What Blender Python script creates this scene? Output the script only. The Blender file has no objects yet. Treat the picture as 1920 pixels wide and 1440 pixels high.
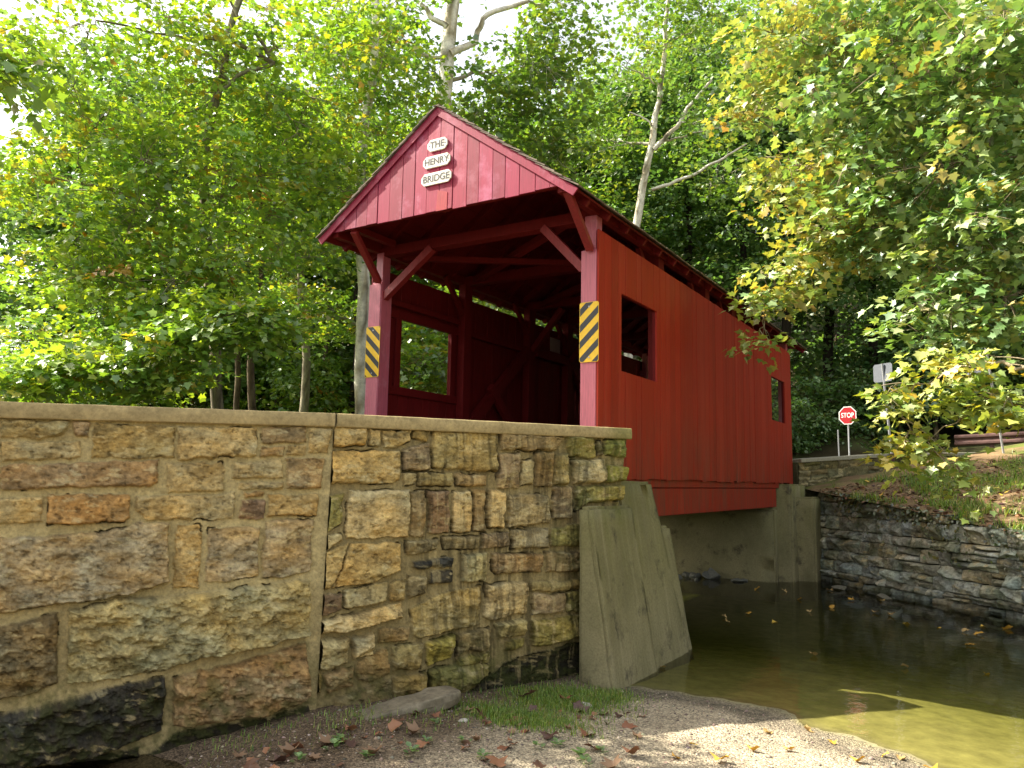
import bpy, bmesh, math, random
import numpy as np
from mathutils import Vector, Matrix

S = bpy.context.scene
COL = S.collection
RNG = np.random.default_rng(11)
random.seed(5)

# ------------------------------------------------------------------ camera
F = 1469.0                        # focal length in pixels of a 1920 px wide frame
XC = np.array([0.85045, -0.04814, -0.52385])   # world X in camera axes (right, down, forward)
YC = np.array([0.52572, 0.11306, 0.84311])
ZC = np.array([0.01865, -0.99242, 0.12146])
RW = np.array([XC, YC, ZC])
EYE = np.array([0.0, 0.0, 2.15])

def ray(px, py):
    return RW @ np.array([(px - 960) / F, (py - 720) / F, 1.0])
def at(px, py, d):
    return ray(px, py) * d + EYE
def on_z(px, py, z):
    r = ray(px, py)
    return r * ((z - EYE[2]) / r[2]) + EYE
def proj(P):
    c = (P - EYE) @ RW
    return np.stack([960 + F * c[..., 0] / c[..., 2], 720 + F * c[..., 1] / c[..., 2]], -1)

cam_d = bpy.data.cameras.new('camera')
cam = bpy.data.objects.new('camera', cam_d)
COL.objects.link(cam)
S.camera = cam
cam_d.sensor_width = 36
cam_d.lens = 36 * F / 1920
cam_d.clip_end = 2000
cam_d.clip_start = 0.05
right = RW @ np.array([1, 0, 0]); up = RW @ np.array([0, -1, 0]); back = RW @ np.array([0, 0, -1])
cam.matrix_world = Matrix(((right[0], up[0], back[0], EYE[0]), (right[1], up[1], back[1], EYE[1]),
                           (right[2], up[2], back[2], EYE[2]), (0, 0, 0, 1)))

# ------------------------------------------------------------------ light
TO_SUN = Vector((-0.69, -0.22, 0.69)).normalized()
W = bpy.data.worlds.new('World')
S.world = W
W.use_nodes = True
nt = W.node_tree
sky = nt.nodes.new('ShaderNodeTexSky')
sky.sky_type = 'NISHITA'
sky.sun_disc = False
sky.sun_elevation = math.asin(TO_SUN.z)
sky.sun_rotation = math.atan2(TO_SUN.x, TO_SUN.y)
sky.air_density = 1.0
sky.dust_density = 2.5
sky.ozone_density = 0.6
bg = nt.nodes['Background']
bg.inputs[1].default_value = 0.15
hs = nt.nodes.new('ShaderNodeHueSaturation')          # camera white balance: the shade is neutral in the photograph
hs.inputs['Saturation'].default_value = 0.5
wb_ = nt.nodes.new('ShaderNodeMix'); wb_.data_type = 'RGBA'; wb_.blend_type = 'MULTIPLY'
wb_.inputs[0].default_value = 1.0
wb_.inputs[7].default_value = (1.06, 1.0, 0.90, 1)
nt.links.new(sky.outputs[0], hs.inputs['Color'])
nt.links.new(hs.outputs[0], wb_.inputs[6])
nt.links.new(wb_.outputs[2], bg.inputs[0])
sun_d = bpy.data.lights.new('sun', 'SUN')
sun_d.energy = 5.0
sun_d.angle = math.radians(0.53)
sun_d.color = (1.0, 0.93, 0.80)
sun = bpy.data.objects.new('sun', sun_d)
COL.objects.link(sun)
sun.rotation_euler = TO_SUN.to_track_quat('Z', 'Y').to_euler()
S.view_settings.view_transform = 'Standard'
S.view_settings.look = 'None'
S.view_settings.gamma = 1
S.view_settings.exposure = 1.55
S.render.engine = 'CYCLES'
S.cycles.use_denoising = True
S.cycles.max_bounces = 7
S.cycles.diffuse_bounces = 4
S.cycles.glossy_bounces = 3
S.cycles.transmission_bounces = 4
S.cycles.transparent_max_bounces = 8
S.cycles.volume_bounces = 0
S.cycles.sample_clamp_indirect = 6
S.cycles.caustics_reflective = False
S.cycles.caustics_refractive = False

# ------------------------------------------------------------------ colour and noise helpers
def lin(r, g, b):
    c = np.array([r, g, b], float) / 255.0
    return np.where(c <= 0.04045, c / 12.92, ((c + 0.055) / 1.055) ** 2.4)

_LAT = np.random.default_rng(3).random((256, 256))
def vnoise(x, y):
    xi = np.floor(x).astype(int); yi = np.floor(y).astype(int)
    fx = x - xi; fy = y - yi
    fx = fx * fx * (3 - 2 * fx); fy = fy * fy * (3 - 2 * fy)
    a = _LAT[xi & 255, yi & 255]; b = _LAT[(xi + 1) & 255, yi & 255]
    c = _LAT[xi & 255, (yi + 1) & 255]; d = _LAT[(xi + 1) & 255, (yi + 1) & 255]
    return (a * (1 - fx) + b * fx) * (1 - fy) + (c * (1 - fx) + d * fx) * fy
def fbm(x, y, o=4, g=0.5):
    t = 0; a = 1; n = 0
    for k in range(o):
        t = t + a * vnoise(x * 2 ** k + 17.3 * k, y * 2 ** k + 9.1 * k); n += a; a *= g
    return t / n
def sm(a, b, x):
    t = np.clip((x - a) / (b - a), 0, 1)
    return t * t * (3 - 2 * t)

# ------------------------------------------------------------------ materials
def new_mat(name):
    m = bpy.data.materials.new(name)
    m.use_nodes = True
    n = m.node_tree.nodes
    return m, n, m.node_tree.links, n['Principled BSDF']

def N(nodes, t, **kw):
    n = nodes.new('ShaderNode' + t)
    for k, v in kw.items():
        setattr(n, k, v)
    return n

def tex(nodes, links, scale=(1, 1, 1), kind='Noise', s=5.0, detail=6, rough=0.6):
    tc = N(nodes, 'TexCoord')
    mp = N(nodes, 'Mapping')
    mp.inputs['Scale'].default_value = scale
    links.new(tc.outputs['Object'], mp.inputs[0])
    if kind == 'Noise':
        t = N(nodes, 'TexNoise')
        t.inputs['Scale'].default_value = s
        t.inputs['Detail'].default_value = detail
        t.inputs['Roughness'].default_value = rough
    else:
        t = N(nodes, 'TexVoronoi')
        t.inputs['Scale'].default_value = s
    links.new(mp.outputs[0], t.inputs['Vector'])
    return t

def ramp(nodes, links, src, stops):
    r = N(nodes, 'ValToRGB')
    e = r.color_ramp.elements
    while len(e) < len(stops):
        e.new(0.5)
    for k, (p, c) in enumerate(stops):
        e[k].position = p
        e[k].color = (c[0], c[1], c[2], 1)
    links.new(src, r.inputs[0])
    return r

def mix(nodes, links, a, b, fac, mode='MIX'):
    m = N(nodes, 'Mix', data_type='RGBA', blend_type=mode)
    for v, i in ((fac, 0), (a, 6), (b, 7)):
        if hasattr(v, 'is_linked'):
            links.new(v, m.inputs[i])
        elif i == 0:
            m.inputs[0].default_value = v
        else:
            m.inputs[i].default_value = (v[0], v[1], v[2], 1)
    return m.outputs[2]

def bump(nodes, links, bsdf, src, strength=0.4, dist=0.01, prev=None):
    b = N(nodes, 'Bump')
    b.inputs['Strength'].default_value = strength
    b.inputs['Distance'].default_value = dist
    links.new(src, b.inputs['Height'])
    if prev is not None:
        links.new(prev.outputs[0], b.inputs['Normal'])
    links.new(b.outputs[0], bsdf.inputs['Normal'])
    return b

def mat_simple(name, c, rough=0.6, var=0.25, s=8.0, scale=(1, 1, 1), bmp=0.2, metal=0.0):
    m, n, l, p = new_mat(name)
    t = tex(n, l, scale, s=s)
    r = ramp(n, l, t.outputs[0], [(0.3, [x * (1 - var) for x in c]), (0.7, [min(1, x * (1 + var)) for x in c])])
    l.new(r.outputs[0], p.inputs['Base Color'])
    p.inputs['Roughness'].default_value = rough
    p.inputs['Metallic'].default_value = metal
    if bmp:
        bump(n, l, p, t.outputs[0], bmp, 0.006)
    return m

def mat_paint(name, base, worn, wear=0.5, grain=(1, 1, 1), rough=0.42, spec=0.5, dirt=0.0):
    """painted sawn boards: vertical saw streaks, chalky worn patches, dirt; board tint in the Col attribute"""
    m, n, l, p = new_mat(name)
    at_ = N(n, 'Attribute', attribute_name='Col')
    st = tex(n, l, grain, s=9, detail=7, rough=0.65)
    pt = tex(n, l, (1, 1, 1), s=2.6, detail=7, rough=0.68)
    fine = tex(n, l, grain, s=45, detail=4, rough=0.6)
    c1 = mix(n, l, base, [x * 0.68 for x in base], ramp(n, l, st.outputs[0], [(0.42, (0, 0, 0)), (0.72, (1, 1, 1))]).outputs[0])
    c2 = mix(n, l, c1, worn, ramp(n, l, pt.outputs[0], [(0.66 - wear * 0.25, (0, 0, 0)), (0.86 - wear * 0.2, (wear, wear, wear))]).outputs[0])
    c3 = mix(n, l, c2, [min(1, x * 1.25) for x in base], ramp(n, l, fine.outputs[0], [(0.55, (0, 0, 0)), (0.8, (0.5, 0.5, 0.5))]).outputs[0])
    c4 = mix(n, l, c3, at_.outputs['Color'], 1.0, 'MULTIPLY')
    if dirt:                                                  # splashed mud and rain-washed grime on the lowest boards
        tc = N(n, 'TexCoord'); sp = N(n, 'SeparateXYZ'); l.new(tc.outputs['Object'], sp.inputs[0])
        mr = N(n, 'MapRange'); mr.inputs[1].default_value = 3.3; mr.inputs[2].default_value = 2.15
        l.new(sp.outputs[2], mr.inputs[0])
        ds = tex(n, l, (3, 3, .5), s=2.4, detail=8, rough=.68)
        mm = N(n, 'Math', operation='MULTIPLY'); l.new(mr.outputs[0], mm.inputs[0])
        l.new(ramp(n, l, ds.outputs[0], [(0.40, (0, 0, 0)), (0.66, (dirt,) * 3)]).outputs[0], mm.inputs[1])
        c4 = mix(n, l, c4, (.11, .055, .035), mm.outputs[0])
        fd = tex(n, l, (2.2, 2.2, .22), s=1.1, detail=6, rough=.6)   # sun-faded runs
        c4 = mix(n, l, c4, (.42, .055, .030), ramp(n, l, fd.outputs[0], [(0.52, (0, 0, 0)), (0.76, (.55,) * 3)]).outputs[0])
    l.new(c4, p.inputs['Base Color'])
    p.inputs['Roughness'].default_value = rough
    p.inputs['Specular IOR Level'].default_value = spec
    b = bump(n, l, p, st.outputs[0], 0.35, 0.004)
    bump(n, l, p, fine.outputs[0], 0.3, 0.002, b)
    return m

def mat_attr(name, rough=0.85, s=30, var=0.35, bmp=0.5, dist=0.01, spec=0.25, scale=(1, 1, 1)):
    m, n, l, p = new_mat(name)
    at_ = N(n, 'Attribute', attribute_name='Col')
    t = tex(n, l, scale, s=s, detail=8, rough=0.7)
    r = ramp(n, l, t.outputs[0], [(0.28, (1 - var,) * 3), (0.5, (1, 1, 1)), (0.75, (1 + var,) * 3)])
    c = mix(n, l, at_.outputs['Color'], r.outputs[0], 1.0, 'MULTIPLY')
    l.new(c, p.inputs['Base Color'])
    p.inputs['Roughness'].default_value = rough
    p.inputs['Specular IOR Level'].default_value = spec
    bump(n, l, p, t.outputs[0], bmp, dist)
    return m

def mat_leaf(name, trans=0.45, tint=(1.25, 1.15, 0.5), gloss=0.06, grough=0.4):
    m, n, l, p = new_mat(name)
    n.remove(p)
    at_ = N(n, 'Attribute', attribute_name='Col')
    d = N(n, 'BsdfDiffuse')
    l.new(at_.outputs['Color'], d.inputs[0])
    tr = N(n, 'BsdfTranslucent')
    l.new(mix(n, l, at_.outputs['Color'], tint, 1.0, 'MULTIPLY'), tr.inputs[0])
    ms = N(n, 'MixShader')
    ms.inputs[0].default_value = trans
    l.new(d.outputs[0], ms.inputs[1]); l.new(tr.outputs[0], ms.inputs[2])
    g = N(n, 'BsdfGlossy')
    g.inputs['Roughness'].default_value = grough
    m2 = N(n, 'MixShader')
    m2.inputs[0].default_value = gloss
    l.new(ms.outputs[0], m2.inputs[1]); l.new(g.outputs[0], m2.inputs[2])
    l.new(m2.outputs[0], n['Material Output'].inputs[0])
    return m

def mat_concrete(name):
    m, n, l, p = new_mat(name)
    st = tex(n, l, (0.6, 2.0, 0.40), s=1.8, detail=8, rough=0.62)
    st2 = tex(n, l, (0.3, 6.0, 0.30), s=2.0, detail=5, rough=0.5)
    pt = tex(n, l, (1, 1, 1), s=2.3, detail=8, rough=0.7)
    fine = tex(n, l, (1, 1, 1), s=42, detail=6, rough=0.75)
    c = mix(n, l, lin(154, 144, 110), lin(104, 100, 68), ramp(n, l, st.outputs[0], [(0.30, (0, 0, 0)), (0.72, (0.7,) * 3)]).outputs[0])
    c = mix(n, l, c, lin(84, 80, 56), ramp(n, l, tex(n, l, (1, 1, .6), s=1.1, detail=6, rough=.6).outputs[0], [(0.50, (0, 0, 0)), (0.74, (0.6,) * 3)]).outputs[0])
    c = mix(n, l, c, lin(184, 172, 136), ramp(n, l, st2.outputs[0], [(0.54, (0, 0, 0)), (0.82, (0.45,) * 3)]).outputs[0])
    # moss where it is wet: on top and in streaks
    tc = N(n, 'TexCoord'); sp = N(n, 'SeparateXYZ')
    l.new(tc.outputs['Object'], sp.inputs[0])
    mr = N(n, 'MapRange'); mr.inputs[1].default_value = 0.3; mr.inputs[2].default_value = 2.2
    l.new(sp.outputs[2], mr.inputs[0])
    mm = N(n, 'Math', operation='MULTIPLY')
    l.new(mr.outputs[0], mm.inputs[0])
    l.new(ramp(n, l, st.outputs[0], [(0.34, (1, 1, 1)), (0.66, (0.05,) * 3)]).outputs[0], mm.inputs[1])
    c = mix(n, l, c, lin(92, 94, 38), mm.outputs[0])
    c = mix(n, l, c, lin(58, 52, 46), ramp(n, l, pt.outputs[0], [(0.56, (0, 0, 0)), (0.68, (0.75,) * 3)]).outputs[0])
    c = mix(n, l, c, ramp(n, l, fine.outputs[0], [(0.25, (0.62,) * 3), (0.5, (1, 1, 1)), (0.8, (1.25,) * 3)]).outputs[0], 1.0, 'MULTIPLY')
    l.new(c, p.inputs['Base Color'])
    p.inputs['Roughness'].default_value = 0.9
    p.inputs['Specular IOR Level'].default_value = 0.2
    b = bump(n, l, p, fine.outputs[0], 0.5, 0.006)
    bump(n, l, p, pt.outputs[0], 0.4, 0.02, b)
    return m

M = {}
M['gable'] = mat_paint('weathered_red_paint', (0.265, 0.013, 0.044), (0.50, 0.19, 0.28), 0.58, (6, 6, 0.35), 0.55, 0.28)
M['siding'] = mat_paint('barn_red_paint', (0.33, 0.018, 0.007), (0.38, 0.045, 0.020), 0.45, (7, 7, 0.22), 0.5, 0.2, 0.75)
M['timber'] = mat_paint('shade_darkened_timber_red', (0.135, 0.008, 0.008), (0.19, 0.022, 0.022), 0.4, (4, 4, 0.5), 0.65, 0.15)  # red darkened so the bridge interior's shade sits in the colour
M['post'] = mat_paint('sky_tinted_post_red', (0.50, 0.115, 0.165), (0.66, 0.36, 0.44), 0.5, (6, 6, 0.4), 0.40, 0.6)  # pale mauve sky reflection mixed into the red of the posts
M['brace'] = mat_paint('red_brace_paint', (0.24, 0.020, 0.022), (0.34, 0.07, 0.08), 0.4, (4, 4, 0.5), 0.42, 0.4)
M['shingle'] = mat_attr('wood_shingle', 0.85, 20, 0.4, 0.4)
M['concrete'] = mat_concrete('stained_concrete')
M['coping'] = mat_attr('sandstone_coping', 0.9, 26, 0.35, 0.5, 0.006)
M['stone'] = mat_attr('sandstone_masonry', 0.88, 34, 0.42, 0.75, 0.010)
M['drystone'] = mat_attr('grey_dry_stone', 0.85, 22, 0.45, 0.6, 0.012)
M['rock'] = mat_attr('creek_rock', 0.7, 18, 0.45, 0.6, 0.012, 0.4)
M['ground'] = mat_attr('soil', 0.95, 40, 0.5, 0.7, 0.012, 0.15)
M['leaf'] = mat_leaf('sunlit_leaf', 0.46, (1.4, 1.27, 0.55), 0.13, 0.45)
M['leaf_shiny'] = mat_leaf('maple_leaf', 0.34, (1.15, 1.12, 0.5), 0.13, 0.55)
M['leaf_dark'] = mat_leaf('forest_leaf', 0.48, (1.35, 1.3, 0.6), 0.09, 0.5)
M['leaf_dead'] = mat_leaf('fallen_leaf', 0.1, (1, 1, 1), 0.04, 0.5)
M['grass'] = mat_leaf('grass_blade', 0.4, (1.1, 1.1, 0.5), 0.04)
M['bark_white'] = mat_attr('sycamore_bark', 0.85, 9, 0.4, 0.4, 0.01)
M['bark'] = mat_attr('rough_bark', 0.95, 24, 0.5, 0.8, 0.02, 0.15, (1, 1, 0.3))
M['galv'] = mat_simple('galvanised_steel', (0.42, 0.43, 0.44), 0.5, 0.15, 20, metal=0.4)
M['sign_back'] = mat_simple('shade_darkened_sign_back', (0.12, 0.13, 0.15), 0.5, 0.08, 6)  # metal grey lowered: tree shade is put into the colour
M['sign_red'] = mat_simple('sign_red', (0.34, 0.008, 0.014), 0.4, 0.08, 9, bmp=0)
M['sign_white'] = mat_simple('sign_white', (0.78, 0.77, 0.72), 0.45, 0.06, 9, bmp=0)
M['yellow'] = mat_simple('reflective_yellow', (0.80, 0.50, 0.015), 0.42, 0.1, 14, bmp=0)
M['black'] = mat_simple('black_sheeting', (0.022, 0.024, 0.030), 0.42, 0.2, 14, bmp=0)
M['plaque'] = mat_paint('white_plaque_paint', (0.80, 0.77, 0.68), (0.38, 0.28, 0.15), 0.75, (1.2, 1, 4), 0.6, 0.3)
M['letter'] = mat_simple('black_lettering', (0.03, 0.028, 0.026), 0.6, 0.2, 9, bmp=0)
M['rail'] = mat_simple('weathering_steel', (0.085, 0.040, 0.032), 0.75, 0.35, 9)
M['paper'] = mat_simple('faded_paper', (0.42, 0.33, 0.33), 0.8, 0.1, 9, bmp=0)
M['asphalt'] = mat_simple('asphalt', (0.055, 0.053, 0.05), 0.9, 0.25, 30)
M['deck'] = mat_simple('deck_planks', (0.16, 0.13, 0.10), 0.85, 0.35, 6, (1, 6, 1))

# ------------------------------------------------------------------ object helpers
def link(o, parent=None):
    COL.objects.link(o)
    if parent is not None:
        o.parent = parent
        o.matrix_parent_inverse = Matrix.Translation(-parent.location)    # parts are modelled in world space
    return o

def tag(o, label=None, cat=None, group=None, kind=None):
    if label: o['label'] = label
    if cat: o['category'] = cat
    if group: o['group'] = group
    if kind: o['kind'] = kind
    return o

def empty(name, loc=(0, 0, 0), rz=0.0):
    o = bpy.data.objects.new(name, None)
    o.empty_display_size = 0.2
    o.location = loc
    o.rotation_euler = (0, 0, rz)
    return link(o)

def arr_mesh(name, verts, faces, mat, cols=None, smooth=False):
    """verts (n,3); faces: list of equally long index arrays, or several such arrays"""
    me = bpy.data.meshes.new(name)
    if isinstance(faces, np.ndarray):
        faces = [faces]
    nl = sum(f.size for f in faces)
    npoly = sum(len(f) for f in faces)
    me.vertices.add(len(verts))
    me.vertices.foreach_set('co', np.ascontiguousarray(verts, np.float32).ravel())
    me.loops.add(nl)
    me.loops.foreach_set('vertex_index', np.concatenate([f.ravel() for f in faces]).astype(np.int32))
    me.polygons.add(npoly)
    tot = np.concatenate([np.full(len(f), f.shape[1], np.int32) for f in faces])
    st = np.concatenate([[0], np.cumsum(tot)[:-1]]).astype(np.int32)
    me.polygons.foreach_set('loop_start', st)
    me.polygons.foreach_set('loop_total', tot)
    if smooth:
        me.polygons.foreach_set('use_smooth', np.ones(npoly, bool))
    me.update(calc_edges=True)
    if cols is not None:
        a = me.attributes.new('Col', 'FLOAT_COLOR', 'POINT')
        c = np.ones((len(verts), 4), np.float32)
        c[:, :3] = cols
        a.data.foreach_set('color', c.ravel())
    if mat: me.materials.append(mat)
    me.validate()
    return me

def add_mesh(name, me, parent=None):
    return link(bpy.data.objects.new(name, me), parent)

class MB:
    """collects boxes, bars, prisms and tubes, and links them as one mesh object"""
    def __init__(s):
        s.bm = bmesh.new()
        s.lay = s.bm.verts.layers.float_color.new('Col')
    def _face(s, vs, tint):
        out = []
        for v in vs:
            b = s.bm.verts.new(v)
            b[s.lay] = (tint[0], tint[1], tint[2], 1)
            out.append(b)
        return out
    def hexa(s, p, tint=(1, 1, 1)):
        v = s._face(p, tint)
        for f in ((3, 2, 1, 0), (4, 5, 6, 7), (0, 1, 5, 4), (1, 2, 6, 5), (2, 3, 7, 6), (3, 0, 4, 7)):
            s.bm.faces.new([v[i] for i in f])
    def box(s, a, b, tint=(1, 1, 1)):
        x0, y0, z0 = a; x1, y1, z1 = b
        s.hexa([(x0, y0, z0), (x1, y0, z0), (x1, y1, z0), (x0, y1, z0), (x0, y0, z1), (x1, y0, z1), (x1, y1, z1), (x0, y1, z1)], tint)
    def bar(s, p0, p1, w, h, side=(1, 0, 0), tint=(1, 1, 1)):
        p0 = Vector(p0); p1 = Vector(p1); d = (p1 - p0).normalized()
        sd = Vector(side); sd = (sd - d * sd.dot(d)).normalized(); u = d.cross(sd)
        q = []
        for c in (p0, p1):
            for a, b in ((-1, -1), (1, -1), (1, 1), (-1, 1)):
                q.append(c + sd * (a * w / 2) + u * (b * h / 2))
        s.hexa(q, tint)
    def prism(s, poly, axis_vec, tint=(1, 1, 1)):
        """poly: 3-D points in order; extruded along axis_vec"""
        ax = Vector(axis_vec)
        a = s._face(poly, tint)
        b = s._face([Vector(p) + ax for p in poly], tint)
        n = len(poly)
        s.bm.faces.new(a[::-1]); s.bm.faces.new(b)
        for i in range(n):
            s.bm.faces.new([a[i], a[(i + 1) % n], b[(i + 1) % n], b[i]])
    def tube(s, pts, radii, seg=8, tint=(1, 1, 1)):
        rings = []
        pts = [Vector(p) for p in pts]
        for k, p in enumerate(pts):
            d = (pts[min(k + 1, len(pts) - 1)] - pts[max(k - 1, 0)]).normalized()
            a = d.orthogonal().normalized() if abs(d.z) > 0.98 else d.cross(Vector((0, 0, 1))).normalized()
            b = d.cross(a)
            rings.append(s._face([p + (a * math.cos(2 * math.pi * i / seg) + b * math.sin(2 * math.pi * i / seg)) * radii[k] for i in range(seg)], tint))
        for r0, r1 in zip(rings, rings[1:]):
            for i in range(seg):
                s.bm.faces.new([r0[i], r0[(i + 1) % seg], r1[(i + 1) % seg], r1[i]])
        s.bm.faces.new(rings[0][::-1]); s.bm.faces.new(rings[-1])
    def build(s, name, mat, parent=None, bevel=0.0, smooth=False):
        bmesh.ops.recalc_face_normals(s.bm, faces=s.bm.faces[:])
        if bevel:
            bmesh.ops.bevel(s.bm, geom=s.bm.edges[:], offset=bevel, segments=1, affect='EDGES', clamp_overlap=True)
        me = bpy.data.meshes.new(name)
        if smooth:
            for f in s.bm.faces: f.smooth = True
        s.bm.to_mesh(me); s.bm.free()
        me.materials.append(mat)
        return add_mesh(name, me, parent)

def tint(v=0.12):
    k = 1 + random.uniform(-v, v)
    return (k * (1 + random.uniform(-.03, .03)), k, k * (1 + random.uniform(-.05, .05)))

def text_obj(name, body, size, mat, parent, loc, rot, extrude=0.003, sx=1.0):
    cu = bpy.data.curves.new(name, 'FONT')
    cu.body = body; cu.size = size; cu.extrude = extrude
    cu.align_x = 'CENTER'; cu.align_y = 'CENTER'
    cu.offset = size * 0.012
    o = bpy.data.objects.new(name + '_tmp', cu)
    COL.objects.link(o)
    dg = bpy.context.evaluated_depsgraph_get()
    me = bpy.data.meshes.new_from_object(o.evaluated_get(dg))
    bpy.data.objects.remove(o)
    me.materials.clear(); me.materials.append(mat)
    me.name = name
    t = add_mesh(name, me, parent)
    t.location = loc; t.rotation_euler = rot; t.scale = (sx, 1, 1)
    return t

# ------------------------------------------------------------------ terrain
P0 = np.array([-3.72, 19.65]); ALONG = np.array([0.7071, -0.7071]); OUT = np.array([0.7071, 0.7071])
def bank_top(s):
    return np.clip(2.03 - s * 0.107, 1.1, 2.1)
def bank_z(x, y):
    s = (x - P0[0]) * ALONG[0] + (y - P0[1]) * ALONG[1]
    v = (x - P0[0]) * OUT[0] + (y - P0[1]) * OUT[1]
    z = bank_top(s) + 0.185 * np.clip(v, 0, 9) + 0.55 * np.clip(v - 10, 0, 60)
    return z, s, v

CH = np.array([(-60, 14), (-9, 14.2), (-5, 14.0), (-2.5, 13.0), (0.0, 11.2), (3, 8), (8, 3), (20, -9)], float)
def seg_dist(x, y, poly):
    d = np.full(np.shape(x), 1e9)
    for (ax, ay), (bx, by) in zip(poly[:-1], poly[1:]):
        dx, dy = bx - ax, by - ay
        t = np.clip(((x - ax) * dx + (y - ay) * dy) / (dx * dx + dy * dy), 0, 1)
        d = np.minimum(d, np.hypot(x - ax - t * dx, y - ay - t * dy))
    return d
def terrain_z(x, y):
    base = 2.25 + 0.45 * np.clip(y - 26, 0, 80) + 0.10 * np.clip(-x - 24, 0, 60) * 0
    bz, s, v = bank_z(x, y)
    z = np.where((v > 0) & (x > -3.9), np.minimum(bz - 0.2, 60), base)
    z = z + 0.5 * fbm(x * 0.15, y * 0.15, 3) - 0.25
    d = seg_dist(x, y, CH)
    k = sm(4.3, 5.4, d)
    z = np.where((v > 0) & (x > -3.9), np.where(v < 1.5, z - 1.0, z), -0.9 * (1 - k) + z * k)
    z = np.where((x > -4.4) & (v < 0.8), -1.2, z)
    near = (x > -6.6 + (y - 3.06) * 0.55 - 0.75) & (y < 9.5) & (v < 0)
    return np.where(near, -1.0, z)
xs = np.linspace(-70, 60, 200); ys = np.linspace(-30, 90, 200)
GX, GY = np.meshgrid(xs, ys, indexing='ij')
GZ = terrain_z(GX, GY)
def grid_faces(nu, nv):
    i = np.arange(nu * nv).reshape(nu, nv)
    return np.stack([i[:-1, :-1], i[1:, :-1], i[1:, 1:], i[:-1, 1:]], -1).reshape(-1, 4)
n1 = fbm(GX * 0.6, GY * 0.6, 4).ravel()[:, None]
tc = lin(70, 62, 42) * (0.5 + n1) * 0.7 + lin(60, 80, 36) * sm(0.45, 0.65, n1) * 0.5
o = add_mesh('forest_floor', arr_mesh('forest_floor', np.stack([GX, GY, GZ], -1).reshape(-1, 3), grid_faces(200, 200), M['ground'], tc, True))
tag(o, kind='structure')

# near ground: gravel bank and creek bed in one sheet
SHORE = np.array([(-3.43, 7.72), (-3.2, 7.86), (-2.49, 7.9), (-1.94, 7.76), (-1.3, 7.3), (-0.72, 7.03), (0.1, 6.4), (1.5, 5.2), (4.5, 2.0), (9, -3)], float)
def inside_land(x, y):
    ins = np.full(np.shape(x), False)
    yy = np.interp(x, SHORE[:, 0], SHORE[:, 1])
    return np.where(x < -3.75, y < 9.2, y < yy)
def shore_sd(x, y):
    """signed distance to the water's edge, positive on land, frayed by small bays and tongues"""
    d = seg_dist(x, y, SHORE)
    return np.where(inside_land(x, y), d, -d) + .34 * (fbm(x * 2.6 + 5, y * 2.6, 4, .55) - .5) + .03
def gravel_z(x, y):
    sd = shore_sd(x, y); d = np.abs(sd); land = sd > 0
    wob = (fbm(x * 1.3, y * 1.3, 4) - 0.5)
    zl = 0.02 + 0.05 * np.minimum(d, 3.0) + wob * 0.06 * np.clip(d * 2, 0, 1)
    # mound of soil against the wall, hollow towards its left foot
    zl = zl + 0.05 * np.exp(-((x + 4.5) ** 2 + (y - 5.4) ** 2) / 0.8) - 0.22 * sm(5.2, 3.4, y) * sm(-4.2, -5.4, x)
    zw = 0.02 - 0.09 * np.minimum(d, .5) - 0.055 * np.clip(d - .5, 0, 2.6) - 0.24 * sm(2.2, 6.0, d) + wob * 0.05 * np.clip(d, 0, 1)
    return np.where(land, zl, zw)
xs = np.linspace(-8.5, 9.5, 330); ys = np.linspace(-4, 21, 440)
GX, GY = np.meshgrid(xs, ys, indexing='ij')
GZ = gravel_z(GX, GY)
# deep channel stays under the far banks
dsh = shore_sd(GX, GY); land = dsh > 0; dsh = np.abs(dsh)
damp = sm(-2.9, -4.2, GX - 0.25 * (fbm(GX * 1.5, GY * 1.5) - .5) * 4)
gcol = lin(160, 149, 128)[None, None] * (1 - damp[..., None]) + lin(112, 96, 78)[None, None] * damp[..., None] * .85
g2 = fbm(GX * 5, GY * 5, 4)[..., None]
gcol = gcol * (0.7 + 0.6 * g2)
wet = sm(0.55, 0.0, dsh + .25 * (g2[..., 0] - .5))[..., None] * land[..., None]
gcol = gcol * (1 - 0.55 * wet)
bed = lin(156, 150, 94)[None, None] * (0.75 + 0.5 * g2)
shal = sm(.45, .05, dsh)[..., None]; bed = bed * (1 - shal) + gcol * .62 * shal
gcol = np.where(land[..., None], gcol, bed * 0.9)

def mat_gravel():
    m, n, l, p = new_mat('creek_gravel')
    at_ = N(n, 'Attribute', attribute_name='Col')
    v = tex(n, l, (1, 1, 1), 'Voronoi', 62)
    v2 = tex(n, l, (1, 1, 1), 'Voronoi', 120)
    w = ramp(n, l, v.outputs['Color'], [(0.15, (0.48, 0.47, 0.47)), (0.5, (1, 0.98, 0.95)), (0.85, (1.5, 1.48, 1.42))])
    w2 = ramp(n, l, v2.outputs['Color'], [(0.1, (0.65,) * 3), (0.9, (1.3,) * 3)])
    c = mix(n, l, at_.outputs['Color'], w.outputs[0], 1.0, 'MULTIPLY')
    c = mix(n, l, c, w2.outputs[0], 1.0, 'MULTIPLY')
    l.new(c, p.inputs['Base Color'])
    p.inputs['Roughness'].default_value = 0.9
    p.inputs['Specular IOR Level'].default_value = 0.2
    iv = N(n, 'Math', operation='SUBTRACT'); iv.inputs[0].default_value = 0.6
    l.new(v.outputs['Distance'], iv.inputs[1])
    bump(n, l, p, iv.outputs[0], 0.9, 0.012)
    return m
M['gravel'] = mat_gravel()
o = add_mesh('gravel_bank', arr_mesh('gravel_bank', np.stack([GX, GY, GZ], -1).reshape(-1, 3), grid_faces(330, 440), M['gravel'], gcol.reshape(-1, 3), True))
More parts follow.
